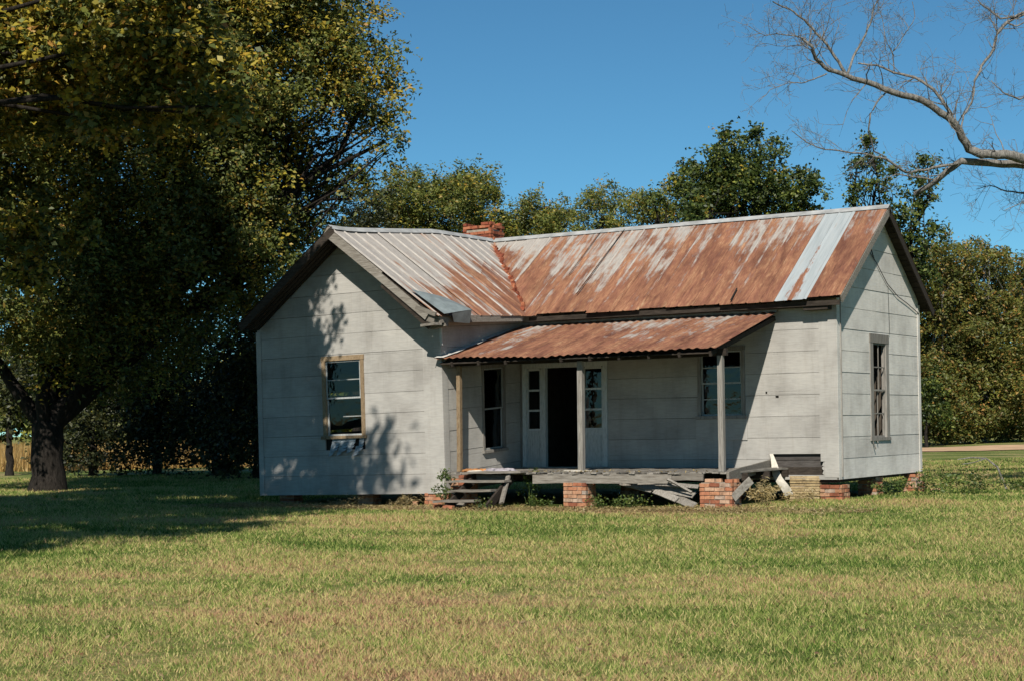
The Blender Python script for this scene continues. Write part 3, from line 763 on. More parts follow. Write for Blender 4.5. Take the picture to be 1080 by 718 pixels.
# ---------------- piers
def pier(x0, x1, y0, y1, z1, m_='brick', T=TM, label=None, ragged=0, seed=1, bl=.2, bh=.075):
    mb_ = MB(); bricks(mb_, x0, x1, y0, y1, GZ-.05, z1, ragged=ragged, jit=.012, r=random.Random(seed), bl=bl, bh=bh)
    o = mb_.build('brick_pier', [m_, 'mortar'], house, T)
    if label: o['label'] = label
    return o
pier(-4.28, -3.80, -3.16, -2.76, .05, seed=2, ragged=.0)
pier(-1.42, -.78, -3.18, -2.78, .12, seed=3, ragged=.08)
pier(-.98, -.36, -.03, .4, .08, 'block', seed=4, label='tan block pier under the front wall', bl=.62, bh=.05)
pier(-.34, .10, -.06, .35, -.12, seed=5)
pier(-.16, .16, 4.2, 4.8, -.03, seed=6, ragged=.2)
pier(-7.64, -7.02, -2.95, -2.55, -.14-.0, seed=7, ragged=.07)
pier(-6.78, -6.40, -3.30, -2.9, .18, seed=8, ragged=.1, label='crumbling orange brick pier beside the steps')
for k, x in enumerate((-9.6, -11.7)):
    pier(x, x+.4, -2.6, -2.3, -.2, seed=10+k)
for k, (x, y) in enumerate(((-2.4, .1), (-4.8, .1), (.0-.42, 2.2))): pier(x, x+.4, y, y+.4, -.06, seed=20+k)

# ---------------- porch roof, posts, beam, deck
SP = (3.285-2.497)/P
def psag(u, s_): return -.035*math.sin((u-X1)/6.1*math.pi*1.0)*s_/P + .012*math.sin(u*1.7)*s_/P
def pt_porch(u, s, h):
    return (u + (.12*s/P if u > -1.4 else 0), -s, 3.285-SP*s+h)
us_p = np.arange(X1-.12, -1.16, .017)
prf = slope('porch_roof', us_p, lambda u: 0.0, lambda u: P+.02*math.sin(u*5), pt_porch, corr(.17, .012), ['metal_porch'], .66, lambda u, l: .22 - .25*max(0, (-6.6-u)), edge=.03, lift=.01, rows=9, sag=psag, label='rusted corrugated porch roof')
cur = MB()
for k in range(9):
    x_ = X1-.05+k*.66
    cur.hexa([(x_, -P+.10, 2.497-.105), (min(x_+.655, -1.20), -P+.10, 2.497-.105), (min(x_+.655, -1.20), -.06, 3.285-.08), (x_, -.06, 3.285-.08), (x_, -P+.10, 2.497-.085), (min(x_+.655, -1.20), -P+.10, 2.497-.085), (min(x_+.655, -1.20), -.06, 3.285-.06), (x_, -.06, 3.285-.06)]) if x_ < -1.3 else None
part('roof_lath', 'dark_wood', TM, prf)
cur = MB()
for i in range(40):
    a = X1+.0+6.0*i/40; b_ = a+.15; 
    w_ = .10+.02*math.sin(i*1.3)
    cur.poly([(a, -.028, 3.36), (b_, -.028, 3.36), (b_, -w_-.02, 3.315-SP*w_), (a, -w_-.02, 3.315-SP*w_)])
    if i == 0:
        # pale edge running down the wing wall
        for r_ in range(8):
            s0, s1 = P*r_/8, P*(r_+1)/8
            cur.poly([pt_porch(X1-.12, s0, .035), pt_porch(X1-.12, s1, .035), pt_porch(X1+.16-.05*(r_ % 2), s1, .03), pt_porch(X1+.14, s0, .03)])
part('flashing', 'flash', TM, prf)
cur = MB()
for k in range(10):
    x = X1+.25+k*.63
    cur.beam((x, -.05, 3.16), (x, -P+.08, 2.497-.115), .045, .09)
for k in range(5):
    y = -.35-k*.62; cur.beam((X1+.05, y, 3.285+SP*y-.10), (-1.25, y, 3.285+SP*y-.10), .09, .018)
part('rafters', 'dark_wood', TM, prf)
cur = MB(); cur.beam((X1+.03, -2.72, 2.42), (-1.05, -2.72, 2.42), .09, .13, seg=6, j=.008); part('porch_beam', 'dark_wood')
for (x, zb, zt, w, m_) in ((-6.93, .25, 2.36, .085, 'tan_wood'), (-4.12, .24, 2.36, .105, 'weathered_v'), (-1.17, .22, 2.36, .10, 'weathered_v')):
    cur = MB(); cur.beam((x, -2.74, zb), (x-.0, -2.74, zt), w, w, (0, 1, 0), seg=5, j=.005); part('porch_post', m_)
# deck boards run front to back, ragged at the front; several are missing
cur = MB(); x = X1+.10; r_ = random.Random(11)
while x < -1.12:
    w = .135; y0_ = -P-.04+r_.choice((0, 0, .04, .1, .22, .02)); z = .235+r_.uniform(-.008, .008)
    miss = (-5.0 < x < -4.75) or (-4.6 < x < -4.45) or (-3.2 < x < -3.0) or (-2.45 < x < -2.2 )
    if miss: y0_ = -P+.55
    droop = .0
    if x > -1.9: y0_ = -2.75 + r_.uniform(-.25, .25)
    cur.hexa([(x, y0_, z-.03-droop), (x+w-.008, y0_+r_.uniform(-.02, .02), z-.03-droop), (x+w-.008, -.06, z-.03), (x, -.06, z-.03), (x, y0_, z-droop), (x+w-.008, y0_, z-droop+.004), (x+w-.008, -.06, z), (x, -.06, z)], 0, r_.random())
    x += w
part('porch_floor', 'deck')
cur = MB(); cur.beam((-4.98, -P+.0, .115), (-2.0, -P+.0, .125), .045, .17, seg=5, j=.006); part('rim_joist', 'weathered')
cur = MB(); cur.beam((-2.0, -P+.02, .16), (-1.38, -P+.02, .15), .045, .13, seg=2, j=.008); part('rim_joist', 'weathered')
cur = MB(); cur.beam((-.93, -3.02, .15), (-1.36, -.06, .30), .05, .20, seg=4, j=.010); part('rim_joist', 'weathered', label='tilted rim board at the right end of the porch')
cur = MB(); cur.beam((-7.0, -P+.0, .12), (-5.55, -P+.0, .12), .04, .15, seg=3, j=.006); part('rim_joist', 'weathered')
cur = MB()
for y in (-2.2, -1.2, -.3): cur.beam((X1+.1, y, .13), (-.9, y, .13), .05, .14)
part('joists', 'dark_wood')

# ================================================================== LOOSE THINGS AT THE PORCH
steps = thing('wooden_steps', (-5.95, -3.6, GZ), 'sagging grey wooden steps with four treads in front of the porch', 'steps')
cur = MB()
tr_ = [(-6.42, -5.10, -3.28, .235, .262), (-6.66, -5.30, -3.55, .075, .09), (-6.40, -5.42, -3.85, -.10, -.075), (-6.55, -5.62, -4.13, -.285, -.26)]
for (a, b_, y, za, zb) in tr_:
    cur = MB(); cur.beam((a, y, za), (b_, y+.03, zb), .27, .042, seg=5, j=.008); part('tread', 'deck' if False else 'weathered', None, steps)
for x, e in ((-6.30, 0), (-5.45, .02)):
    cur = MB(); cur.beam((x, -3.12, .15), (x+.03+e*3, -4.2, GZ+.02), .05, .16, (0, 0, 1), seg=3, j=.01); part('stringer', 'dark_wood', None, steps)
cur = MB(); cur.beam((-5.42, -3.3, .2), (-5.22, -3.9, -.32), .09, .04, (0, -1, 0)); part('brace', 'weathered', None, steps)

lab = [
 ('long pale fallen board leaning out of the porch gap right of centre', (-2.95, -2.85, .02), (-1.55, -3.14, -.17), .20, .03),
 ('short pale broken board lying under the right part of the porch', (-2.40, -3.05, -.10), (-1.85, -3.24, -.25), .17, .035),
 ('grey broken board lying lowest in the heap beside the right brick pier', (-1.9, -3.15, -.24), (-1.45, -3.35, -.36), .20, .035),
 ('dark thin board sloping steeply into the heap under the porch', (-2.05, -3.22, .12), (-1.55, -3.24, -.12), .05, .06),
 ('weathered board slanting over the heap just below the porch rim', (-2.35, -3.08, .03), (-1.45, -3.16, -.02), .12, .025),
 ('narrow splintered board poking left from the heap under the porch', (-3.3, -2.8, .02), (-2.5, -3.0, -.12), .07, .03),
]
for l, a, b_, w, h in lab:
    cur = MB(); cur.beam(a, b_, w*.8, h*.6, (0, -.9, 1), seg=3, j=.003)
    tag(recentre(cur.build('fallen_board', 'deck')), l, 'board', 'fallen boards heaped under the porch')
cur = MB(); cur.beam((-.55, -2.85, .10), (-.78, -3.15, -.22), .15, .022, (1, 0, .4), seg=2, j=.006)
tag(recentre(cur.build('fallen_board', 'deck')), 'pale board leaning against the right side of the right brick pier', 'board', 'fallen boards heaped under the porch')
cur = MB(); cur.beam((-6.4, -3.4, -.30), (-6.2, -3.9, -.38), .18, .05, (0, 0, 1), seg=2, j=.02)
tag(recentre(cur.build('fallen_board', 'weathered')), 'short board fallen behind the lowest porch step', 'board', 'fallen boards heaped under the porch')
# bundles of cloth on the porch floor
def cloth(name, c, rx, ry, rz, m_, label, seed):
    r2 = np.random.default_rng(seed); mb_ = MB(); nu, nv = 22, 10; ph = r2.uniform(0, 6, 4)
    for j in range(nv+1):
        for i in range(nu):
            th = 2*math.pi*i/nu; v_ = j/nv*math.pi/2; k = 1+.22*math.sin(3*th+ph[0])+.14*math.sin(7*th+ph[1])+.05*r2.normal()
            hh = .62*math.sin(v_)*(1+.45*math.sin(4*th+ph[2]+4*v_)*math.cos(v_))+.16*math.sin(9*th+ph[3]+5*v_)*math.cos(v_)+.10*r2.normal()*math.cos(v_)
            mb_.v.append((c[0]+rx*k*math.cos(v_)*math.cos(th), c[1]+ry*k*math.cos(v_)*math.sin(th), c[2]+max(0, rz*hh)))
    for j in range(nv):
        for i in range(nu): mb_.face([j*nu+i, j*nu+(i+1) % nu, (j+1)*nu+(i+1) % nu, (j+1)*nu+i])
    mb_.face(list(range(nu))[::-1])
    tag(recentre(mb_.build(name, m_, smooth=True)), label, 'cloth')
cloth('crumpled_cloth', (-6.45, -2.98, .243), .28, .16, .10, 'orange_cloth', 'crumpled orange cloth lying on the porch floor by the left post', 3)
cloth('crumpled_cloth', (-6.30, -3.10, .243), .17, .10, .06, 'white_cloth', 'small white rag on the porch floor in front of the orange cloth', 8)
cloth('crumpled_cloth', (-5.85, -2.95, .243), .36, .17, .11, 'lilac_cloth', 'pale lilac bundle of cloth lying at the top of the steps', 5)
cloth('crumpled_cloth', (-4.25, -2.7, .243), .30, .15, .04, 'white_cloth', 'flat cream rag on the porch floor before the open doorway', 9)
# loose bricks
for k, (x, y, z, a, l) in enumerate([
  (-6.9, -3.25, GZ, .3, 'loose orange brick lying at the corner of the wing beside the pier'),
  (-6.55, -4.05, GZ, 1.0, 'loose orange brick half under the lowest porch step'),
  (-6.15, -4.3, GZ+.0, .1, 'loose brick lying in the grass in front of the lowest step'),
  (-7.9, -2.9, GZ, 2.0, 'broken red brick lying left of the wing corner pier'),
  (.45, 4.5, GZ, .6, 'red brick in the weeds at the rear right corner of the house'),
  (.32, 4.0, GZ, 1.8, 'pinkish brick lying in front of the rear right corner pier')]):
    mb_ = MB(); ca, sa = math.cos(a), math.sin(a)
    pts_ = [(u*ca-v*sa+x, u*sa+v*ca+y, z+w) for w in (0, .07) for u, v in ((-.1, -.05), (.1, -.05), (.1, .05), (-.1, .05))]
    mb_.hexa([tuple(q+random.uniform(-.006, .006) for q in p) for p in pts_], 0, random.random())
    tag(recentre(mb_.build('loose_brick', 'brick')), l, 'brick', 'loose bricks fallen from the piers')
# bent pale wire/branch standing by the right rear corner
mb_ = MB()
P0 = at(975, 507, 36.5)
wp = [at(1062, 512, 36.0), at(1052, 492, 36.1), at(1040, 483, 36.2), at(1024, 482, 36.3), at(1010, 484, 36.4)]
wp[0][2] = GZ
tube(mb_, wp, [.022, .02, .018, .014, .010])
tube(mb_, [wp[2], at(1028, 487, 36.0), at(1015, 489, 35.9)], [.012, .01, .007])
tag(recentre(mb_.build('fallen_branch', 'bark_pale')), 'pale bent branch arching out of the weeds right of the house', 'branch')

# ================================================================== LEAVES AND TREES
def leaves(centres, radii, n_per, size, seed, droop=.25, flat=.7, asp=.5, aut=None, tw_=1.65, up=1.0):
    """leaf-sized rhombs scattered in each clump; returns verts and face attributes"""
    r = np.random.default_rng(seed); nc = len(centres); N = int(nc*n_per)
    ci = r.integers(0, nc, N); c = centres[ci]; rad = radii[ci]
    d = r.normal(size=(N, 3)); d /= np.linalg.norm(d, axis=1)[:, None]
    rr = rad*r.uniform(0.05, 1, N)**.55; p = c + d*rr[:, None]*np.array([1, 1, flat])
    # most leaves sit along short drooping twigs, so the clump reads as sprays
    NT = 9
    tw = r.normal(size=(nc, NT, 3)); tw[:, :, 2] = tw[:, :, 2]*.8+.1; tw /= np.linalg.norm(tw, axis=2)[:, :, None]
    tl = r.uniform(.55, 1.25, (nc, NT)); tl[:, :2] *= tw_/1.3
    ti = r.integers(0, NT, N); k = r.random(N) < .78; wt = tw[ci, ti]; u = r.uniform(.1, 1, N)**.7
    pt_ = c + wt*(rad*u*tl[ci, ti])[:, None]; pt_[:, 2] -= .30*rad*u*u
    pt_ += r.normal(size=(N, 3))*(.09*rad+.25*size)[:, None]
    p[k] = pt_[k]
    tn = r.normal(size=(nc, NT, 3))[ci, ti]*.8          # each spray shares a tilt
    ax = r.normal(size=(N, 3))*.8 + wt*.7; ax[:, 2] = ax[:, 2]*.6 - droop; ax /= np.linalg.norm(ax, axis=1)[:, None]
    nn = r.normal(size=(N, 3))*.7 + tn; nn[:, 2] += 1.1*up; nn[:, 1] -= .9*up; nn[:, 0] += .3*up; sd = np.cross(ax, nn); sd /= np.linalg.norm(sd, axis=1)[:, None]+1e-9
    L = (size*r.uniform(.6, 1.35, N))[:, None]
    fold = np.cross(sd, ax)*L*.18
    v = np.stack([p-ax*L*.5, p+sd*L*asp*.5+fold, p+ax*L*.5, p-sd*L*asp*.5+fold], 1).reshape(-1, 3)
    cl = r.random(nc)[ci]
    a = {'rnd': r.random(N), 'clu': np.clip(cl, 0, 1)}
    a['aut'] = (aut(p, ci, r) if aut is not None else np.zeros(N)).astype(float)
    return v, a
def clumps(blobs, spacing, r0, r1, seed, shell=.55):
    r = np.random.default_rng(seed); cs = []; 
    for (c, rad) in blobs:
        rad = np.array(rad if hasattr(rad, '__len__') else (rad,)*3, float); vol = 4.19*rad.prod(); n = int(max(6, vol/spacing**3))
        d = r.normal(size=(n, 3)); d /= np.linalg.norm(d, axis=1)[:, None]
        q = (shell + (1-shell)*r.random(n))**(1.0); q *= 1 + .10*np.sin(d[:, 0]*5+r.random()*6)*np.cos(d[:, 2]*6)
        cs.append(np.array(c)+d*rad*q[:, None])
    cs = np.concatenate(cs); return cs, r.uniform(r0, r1, len(cs))
def wiggle(a, b_, n, amp, r):
    a, b_ = np.array(a, float), np.array(b_, float); pts_ = [a+(b_-a)*i/n for i in range(n+1)]
    L = np.linalg.norm(b_-a); return [p + (r.normal(size=3)*amp*L if 0 < i < n else 0) for i, p in enumerate(pts_)]
def tree(name, base, fork_h, blobs, leaf_m, label, cat='tree', group=None, spacing=.9, r0=.5, r1=.9, n_per=70, size=.16, tr=.35, seed=1, bark='bark', aut=None, limbs=True, shell=.55, zmin=None, asp=.5, minz=None, lean=(0,0), tw_=1.65):
    base = np.array([base[0], base[1], float(ground_z(base[0], base[1]))-.05])
    th = thing(name, tuple(base), label, cat, group); r = np.random.default_rng(seed)
    cs, rd = clumps(blobs, spacing, r0, r1, seed, shell)
    if zmin is not None: k = cs[:, 2] > zmin; cs, rd = cs[k], rd[k]
    v, a = leaves(cs, rd, n_per, size, seed+5, aut=aut, asp=asp, tw_=tw_)
    np_mesh('crown', v, 4, a, leaf_m, th)
    mb_ = MB(); fork = base+np.array([lean[0], lean[1], fork_h]); tp = wiggle(base, fork, 4, .02, r)
    tube(mb_, tp, [tr*1.22, tr*.98, tr*.93, tr*.93, tr*.9], 12)
    for (c, rad) in blobs:
        L = wiggle(fork-np.array([0, 0, fork_h*.1]), c, 6, .022, r); r00 = tr*(.62 if len(blobs) < 6 else .5)
        tube(mb_, L, [r00*(1-.8*i/6) for i in range(7)], 8)
        if limbs:
            near = np.argsort(((cs-np.array(c))**2).sum(1))[:14]
            for k in near[::2]:
                L2 = wiggle(L[r.integers(3, 6)], cs[k], 4, .06, r); tube(mb_, L2, [r00*.28*(1-.85*i/4) for i in range(5)], 5)
    mb_.build('trunk', bark, th, smooth=True)
    return th

def gnd(px, Z):
    p = at(px, 500, Z); return (p[0], p[1])
PX = lambda r_px, Z: r_px*Z/F_PX       # metres covered by r_px pixels at depth Z

# the big autumn tree on the left
Z = 47
def aut_left(p, ci, r):
    # turning leaves high on the left and on the outermost side facing the yard
    q = (p - CAM); dz = q@_f; px = 540+F_PX*(q@_R)/dz; py = 359-F_PX*(q@_U)/dz
    h = np.random.default_rng(3).random(int(ci.max())+1)[ci]
    high = np.clip((p[:, 2]-5.5)/6.0, 0, 1); 
    return ((h < .34*high+.05) & (r.random(len(p)) < .75)).astype(float)
B = lambda px, py, Z_, r: (at(px, py, Z_), r)
bl = [B(-60, 310, 46, (2.2, 2.5, 2.0)), B(130, 150, 47, (5.2, 5.0, 4.6)), B(40, 60, 45, (5.0, 5, 4.0)), B(230, 40, 47, (4.4, 4, 3.6)), B(330, 90, 47, (2.2, 2.6, 2.0)), B(392, 86, 47, (1.15, 1.6, 1.1)),
      B(355, 30, 47, (1.5, 1.8, 1.3)), B(405, 150, 47, (.45, .8, .55)), B(335, 165, 48, (1.1, 1.6, .7)), B(372, 185, 47, (.45, .8, .35)), B(200, 260, 46, (3.2, 4, 2.6)), B(40, 290, 45, (3.2, 4, 2.2)), B(110, 360, 46, (2.6, 3, 1.5)),
      B(280, 210, 48, (1.9, 2.6, 2.0)), B(150, -80, 48, (6, 6, 4)), B(300, -40, 48, (2.6, 3, 2.2))]
tree('autumn_tree', gnd(50, 46), 1.9, bl, 'leaf_big', 'huge autumn tree with forked thick trunk left of the house, leaves turning yellow', spacing=.80, r0=.42, r1=.85, n_per=105, size=.135, tr=.47, seed=11, aut=aut_left, limbs=True)

# tall shade trees of the yard, left of the photographer, whose shade lies on the yard and the wing
aut_near = lambda p, ci, r: ((np.random.default_rng(4).random(int(ci.max())+1)[ci] < .55) & (r.random(len(p)) < .8)).astype(float)
tree('yard_tree', (-17.0, -11.6), 9.2, [((-8.1, -9.4, 9.3), (.95, 1.0, .9)), ((-8.3, -9.3, 7.9), (1.3, 1.3, 1.1)), ((-9.6, -9.2, 6.9), (1.2, 1.1, .7)), ((-7.8, -9.3, 6.6), (.7, .8, .4)), ((-9.6, -9.3, 9.6), (1.3, 1.2, 1.0)), ((-7.0, -9.5, 6.6), (.55, .7, .45)), ((-9.4, -9.2, 8.2), (1.5, 1.4, 1.3)), ((-10.3, -8.4, 11.3), (2.4, 2.0, 1.9)),
     ((-12.2, -8.6, 8.3), (2.0, 2, 1.5)), ((-15, -8.5, 9), (2.8, 2.8, 2.3)), ((-14.5, -7.8, 13.2), (3.0, 3.0, 2.4)), ((-13.9, -7.5, 5.3), (1.0, 1.1, .7)), ((-14.6, -7.2, 4.4), (.8, .8, .5))], 'leaf_big',
     'yellow-leaved yard tree outside the left edge whose near branches hang into the upper left', spacing=.50, r0=.25, r1=.50, n_per=84, size=.14, tr=.17, seed=21, limbs=False, aut=aut_near, shell=.3, asp=.62)
tree('yard_tree', (-10.5, -23.5), 3.2, [((-4.4, -20.0, 11.6), (2.7, 3.0, 1.5)), ((-4.6, -15.6, 10.9), (1.6, 2.0, 1.0)), ((-8, -17, 11), (2.4, 2.4, 1.4)), ((-2.6, -24.5, 11.4), (2.9, 3.2, 1.5)), ((-2.2, -28.5, 11.6), (2.6, 3.0, 1.6)), ((-8.6, -21.0, 12.5), (4.0, 4.5, 2.6)), ((-9.0, -27, 13), (4.5, 4.5, 3)), ((-14, -22, 13.5), (4.5, 4.5, 3.5)), ((-6.8, -17.2, 12.4), (2.6, 2.4, 1.8))], 'leaf_big',
     'second tall yard tree beside the photographer outside the left edge', spacing=.85, r0=.5, r1=.95, n_per=60, size=.28, tr=.42, seed=22, aut=aut_left)

tree('yard_tree', (11.5, 4.5), 4.0, [((4.8, 1.4, 11.9), (2.0, 2.0, .9)), ((7.6, 2.4, 12.0), (2.4, 2.4, 1.1)), ((11, 3, 12.4), (3, 3, 1.8))], 'leaf_deep',
     'leafy yard tree outside the right edge shading the grass by the dirt track', spacing=.85, r0=.4, r1=.8, n_per=60, size=.22, tr=.25, seed=24)

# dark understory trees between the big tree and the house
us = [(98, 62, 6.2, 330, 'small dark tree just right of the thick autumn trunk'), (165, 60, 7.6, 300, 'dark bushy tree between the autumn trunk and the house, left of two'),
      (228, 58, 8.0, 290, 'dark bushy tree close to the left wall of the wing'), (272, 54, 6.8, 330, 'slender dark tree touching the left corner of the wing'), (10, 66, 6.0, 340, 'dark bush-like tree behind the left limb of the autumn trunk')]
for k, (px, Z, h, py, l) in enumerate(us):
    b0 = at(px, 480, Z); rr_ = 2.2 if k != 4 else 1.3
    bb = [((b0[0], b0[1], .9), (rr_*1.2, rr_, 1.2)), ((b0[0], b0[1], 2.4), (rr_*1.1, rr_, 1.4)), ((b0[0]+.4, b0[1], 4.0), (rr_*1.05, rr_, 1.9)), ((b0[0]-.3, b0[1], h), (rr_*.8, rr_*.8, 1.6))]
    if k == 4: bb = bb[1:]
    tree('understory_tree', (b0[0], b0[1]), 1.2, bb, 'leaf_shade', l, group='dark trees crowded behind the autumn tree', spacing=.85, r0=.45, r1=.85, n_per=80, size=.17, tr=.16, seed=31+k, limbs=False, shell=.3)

# line of trees behind the house
aut_some = lambda f: (lambda p, ci, r: ((np.random.default_rng(9).random(int(ci.max())+1)[ci] < f) & (r.random(len(p)) < .5)).astype(float))
row = [
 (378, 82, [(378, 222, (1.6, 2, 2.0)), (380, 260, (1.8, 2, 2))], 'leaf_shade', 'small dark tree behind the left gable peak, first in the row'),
 (462, 88, [(450, 215, (3.0, 3, 2.1)), (478, 196, (2.3, 3, 1.2)), (508, 210, (1.5, 2, 1.5)), (425, 235, (2.0, 3, 1.8)), (490, 255, (3.2, 3, 2.2)), (420, 200, (.9, 1, .8))], 'leaf_far', 'largest olive tree of the back row, broad crown left of the chimney'),
 (572, 90, [(573, 222, (1.5, 2, 1.2)), (560, 248, (2.6, 3, 1.8)), (590, 240, (1.3, 2, 1.6))], 'leaf_far', 'olive tree of the back row just right of the chimney'),
 (637, 92, [(637, 212, (1.8, 2, 1.0)), (612, 222, (.9, 1, .8)), (655, 226, (1.0, 1, .9)), (636, 245, (1.5, 2, 1.3))], 'leaf_far', 'flat-topped tree of the back row with sky gaps round it, behind the ridge middle'),
 (698, 88, [(698, 212, (1.4, 2, 1.1)), (690, 240, (1.8, 2, 1.6))], 'leaf_far', 'small olive tree of the back row partly behind the vine covered tree'),
]
for k, (px, Z, bs, m_, l) in enumerate(row):
    tree('back_row_tree', gnd(px, Z), 4.2, [B(a, b_, Z+2*math.sin(i*2.3), r) for i, (a, b_, r) in enumerate(bs)], m_, l, group='row of trees behind the house', spacing=.95, r0=.5, r1=.85, n_per=140, size=.18, tr=.22, seed=41+k, aut=aut_some(.07), limbs=True, shell=.35, asp=.42)
# low bushes filling behind them
# nearer tree with vines behind the ridge
Z = 47.5
tree('vine_tree', gnd(775, Z), 3.5, [B(785, 205, Z, (1.7, 1.6, 1.0)), B(762, 178, Z, (1.15, 1.2, .75)), B(795, 170, Z, (.8, .9, .5)), B(772, 152, Z, (.6, .7, .3)), B(735, 205, Z, (.95, 1.2, .8)), B(825, 205, Z, (1.3, 1.4, .8)), B(852, 215, Z, (.5, .7, .4)), B(690, 212, Z, (.35, .5, .25)), B(740, 170, Z, (.45, .5, .4)),
      B(728, 225, 44.5, (.26, .3, .35)), B(800, 140, Z, (.30, .4, .18)), B(818, 158, Z, (.5, .5, .28)), B(845, 185, Z, (.35, .5, .2)), B(715, 190, Z, (.35, .4, .3)), B(765, 140, Z, (.16, .3, .25)), B(730, 205, 42, (.3, .4, .3)), B(731, 226, 38.6, (.22, .2, .22)), B(735, 238, 38.1, (.10, .1, .10))],
     'leaf_deep', 'dense dark green tree overgrown with vines rising behind the roof ridge', spacing=.42, r0=.16, r1=.38, n_per=52, size=.105, tr=.2, seed=61, aut=aut_some(.05), shell=.45, asp=.6, tw_=2.5)
tree('ivy_tree', gnd(940, 48), 3.0, [B(925, 190, 48, (.75, .8, .75)), B(965, 200, 48, (.7, .8, .6)), B(905, 170, 48, (.30, .4, .35)), B(945, 235, 48, (1.0, 1, .8)), B(978, 172, 48, (.40, .4, .25)), B(960, 265, 48, (.9, 1, .9)), B(900, 212, 48, (.22, .3, .5)), B(985, 245, 48, (.5, .5, .25)), B(915, 150, 48, (.2, .2, .12)), B(965, 290, 48.5, (.7, .8, .6))],
     'leaf_deep', 'dark ivy covered snag behind the right end of the roof', spacing=.42, r0=.16, r1=.34, n_per=44, size=.11, tr=.17, seed=62, shell=.45, asp=.6, tw_=2.2)

# mass of russet trees at the right
rt = [
 (990, 98, [(985, 300, (3.0, 3, 2.8)), (1000, 355, (3.6, 3.4, 3.2)), (985, 415, (3.0, 3, 2.8)), (985, 446, (3.2, 3, 1.2)), (1010, 448, (2.4, 3, 1.0)), (1005, 270, (1.8, 2, 1.2))], 'russet olive tree touching the right edge of the house wall'),
 (1040, 100, [(1030, 305, (3.0, 3, 2.6)), (1045, 360, (3.6, 3, 3.2)), (1040, 415, (3.6, 3, 2.8)), (1040, 444, (3.4, 3, 1.2)), (1022, 262, (1.3, 1.5, .7)), (1042, 268, (1.0, 1, .6))], 'russet olive tree in the middle of the mass at the right'),
 (1092, 103, [(1080, 310, (2.6, 3, 2.2)), (1090, 365, (3.6, 3, 3.2)), (1085, 420, (3.6, 3, 2.8)), (1080, 442, (3.4, 3, 1.3)), (1075, 285, (1.0, 1, .9))], 'russet tree cut by the right edge of the photo'),
 (1160, 104, [(1150, 320, (4, 3, 4)), (1160, 400, (4, 3, 4))], 'russet tree outside the right edge of the photo'),
]
for k, (px, Z, bs, l) in enumerate(rt):
    tree('russet_tree', gnd(px, Z), 3.0, [B(a, b_, Z+1.5*math.sin(i*2.1+k), r) for i, (a, b_, r) in enumerate(bs)], 'leaf_red', l, group='mass of trees right of the house', spacing=1.05, r0=.55, r1=1.0, n_per=115, size=.22, tr=.2, seed=71+k, aut=None, shell=.35, asp=.42, bark='bark_pale')
tree('young_green_tree', gnd(978, 92), 1.0, [B(975, 415, 92, (1.3, 1.3, 1.9)), B(985, 435, 92, (1.2, 1.2, .9))], 'leaf_deep', 'small bright green tree at the foot of the russet trees by the house corner', spacing=.8, r0=.4, r1=.7, n_per=70, size=.2, tr=.1, seed=79, limbs=False, shell=.3)
# a far belt of woods closes the horizon
r = np.random.default_rng(90); cs = []
for th_ in np.linspace(-42, 30, 460):
    a = R(31.85-th_); d = 210+r.uniform(-12, 12)
    for k in range(5): cs.append(CAM+np.array([-math.sin(a)*d+r.normal()*4, math.cos(a)*d+r.normal()*4, 0]) + np.array([0, 0, r.uniform(-1, 8.5+2.5*math.sin(th_*.7))]))
cs = np.array(cs); v, a = leaves(cs, r.uniform(1.8, 3.4, len(cs)), 60, .9, 91, aut=aut_some(.1), asp=.7)
tag(np_mesh('far_woods', v, 4, a, 'leaf_far'), label='far belt of woods along the horizon', cat='woods', kind='stuff')

# ---------------- bare tree on the right: traced limbs with their own depth, procedural twigs
dead = thing('bare_tree', tuple(np.array([*gnd(1215, 41), GZ])), 'leafless grey tree whose crooked limbs reach in from the right edge over the roof', 'tree')
rr_ = np.random.default_rng(101); mb_ = MB()
def limb(pts_, r0, r1, n=8, twig=0, tw_len=1.2, lvl=0):
    """pts_: (px, py, Z)"""
    P_ = [at(*p) for p in pts_]
    # smooth with small kinks
    Q = []
    for i in range(len(P_)-1):
        for k in range(3): Q.append(P_[i]+(P_[i+1]-P_[i])*k/3 + (rr_.normal(size=3)*.018*np.linalg.norm(P_[i+1]-P_[i]) if k else 0))
    Q.append(P_[-1]); m_ = len(Q)
    tube(mb_, Q, [.8*(r0+(r1-r0)*i/(m_-1)) for i in range(m_)], n)
    for k in range(twig):
        i = rr_.integers(m_//5, m_-1); d = Q[min(i+1, m_-1)]-Q[max(i-1, 0)]; d /= np.linalg.norm(d); grow(Q[i], d, tw_len*rr_.uniform(.5, 1.2), max(.006, min(.016, (r0+(r1-r0)*i/m_)*.28)), 0)
def grow(p, d, L, r_, lvl):
    pert = rr_.normal(size=3)*.75; pert -= d*(pert@d); e = d*.55+pert+np.array([0, 0, .18]); e /= np.linalg.norm(e)
    n = 5; Q = [p]
    for k in range(n): e = e + rr_.normal(size=3)*.20; e /= np.linalg.norm(e); Q.append(Q[-1]+e*L/n)
    tube(mb_, Q, [max(.0028, r_*(1-.8*k/n)) for k in range(n+1)], 4 if lvl else 5)
    if lvl < 2 and L > .25:
        for k in range(4 if lvl == 0 else 3):
            i = rr_.integers(1, n+1); grow(Q[i], (Q[i]-Q[i-1])/np.linalg.norm(Q[i]-Q[i-1]), L*rr_.uniform(.35, .65), r_*.5, lvl+1)
Zd = 40
tb = np.array([*gnd(1215, 41), GZ-.1]); fk = at(1200, 190, 41)
tube(mb_, wiggle(tb, fk, 5, .02, rr_), [.42, .33, .30, .28, .27, .24], 12)
tube(mb_, [fk, at(1185, 60, 41), at(1150, -60, 41.5), at(1140, -160, 42)], [.24, .18, .12, .05], 9)
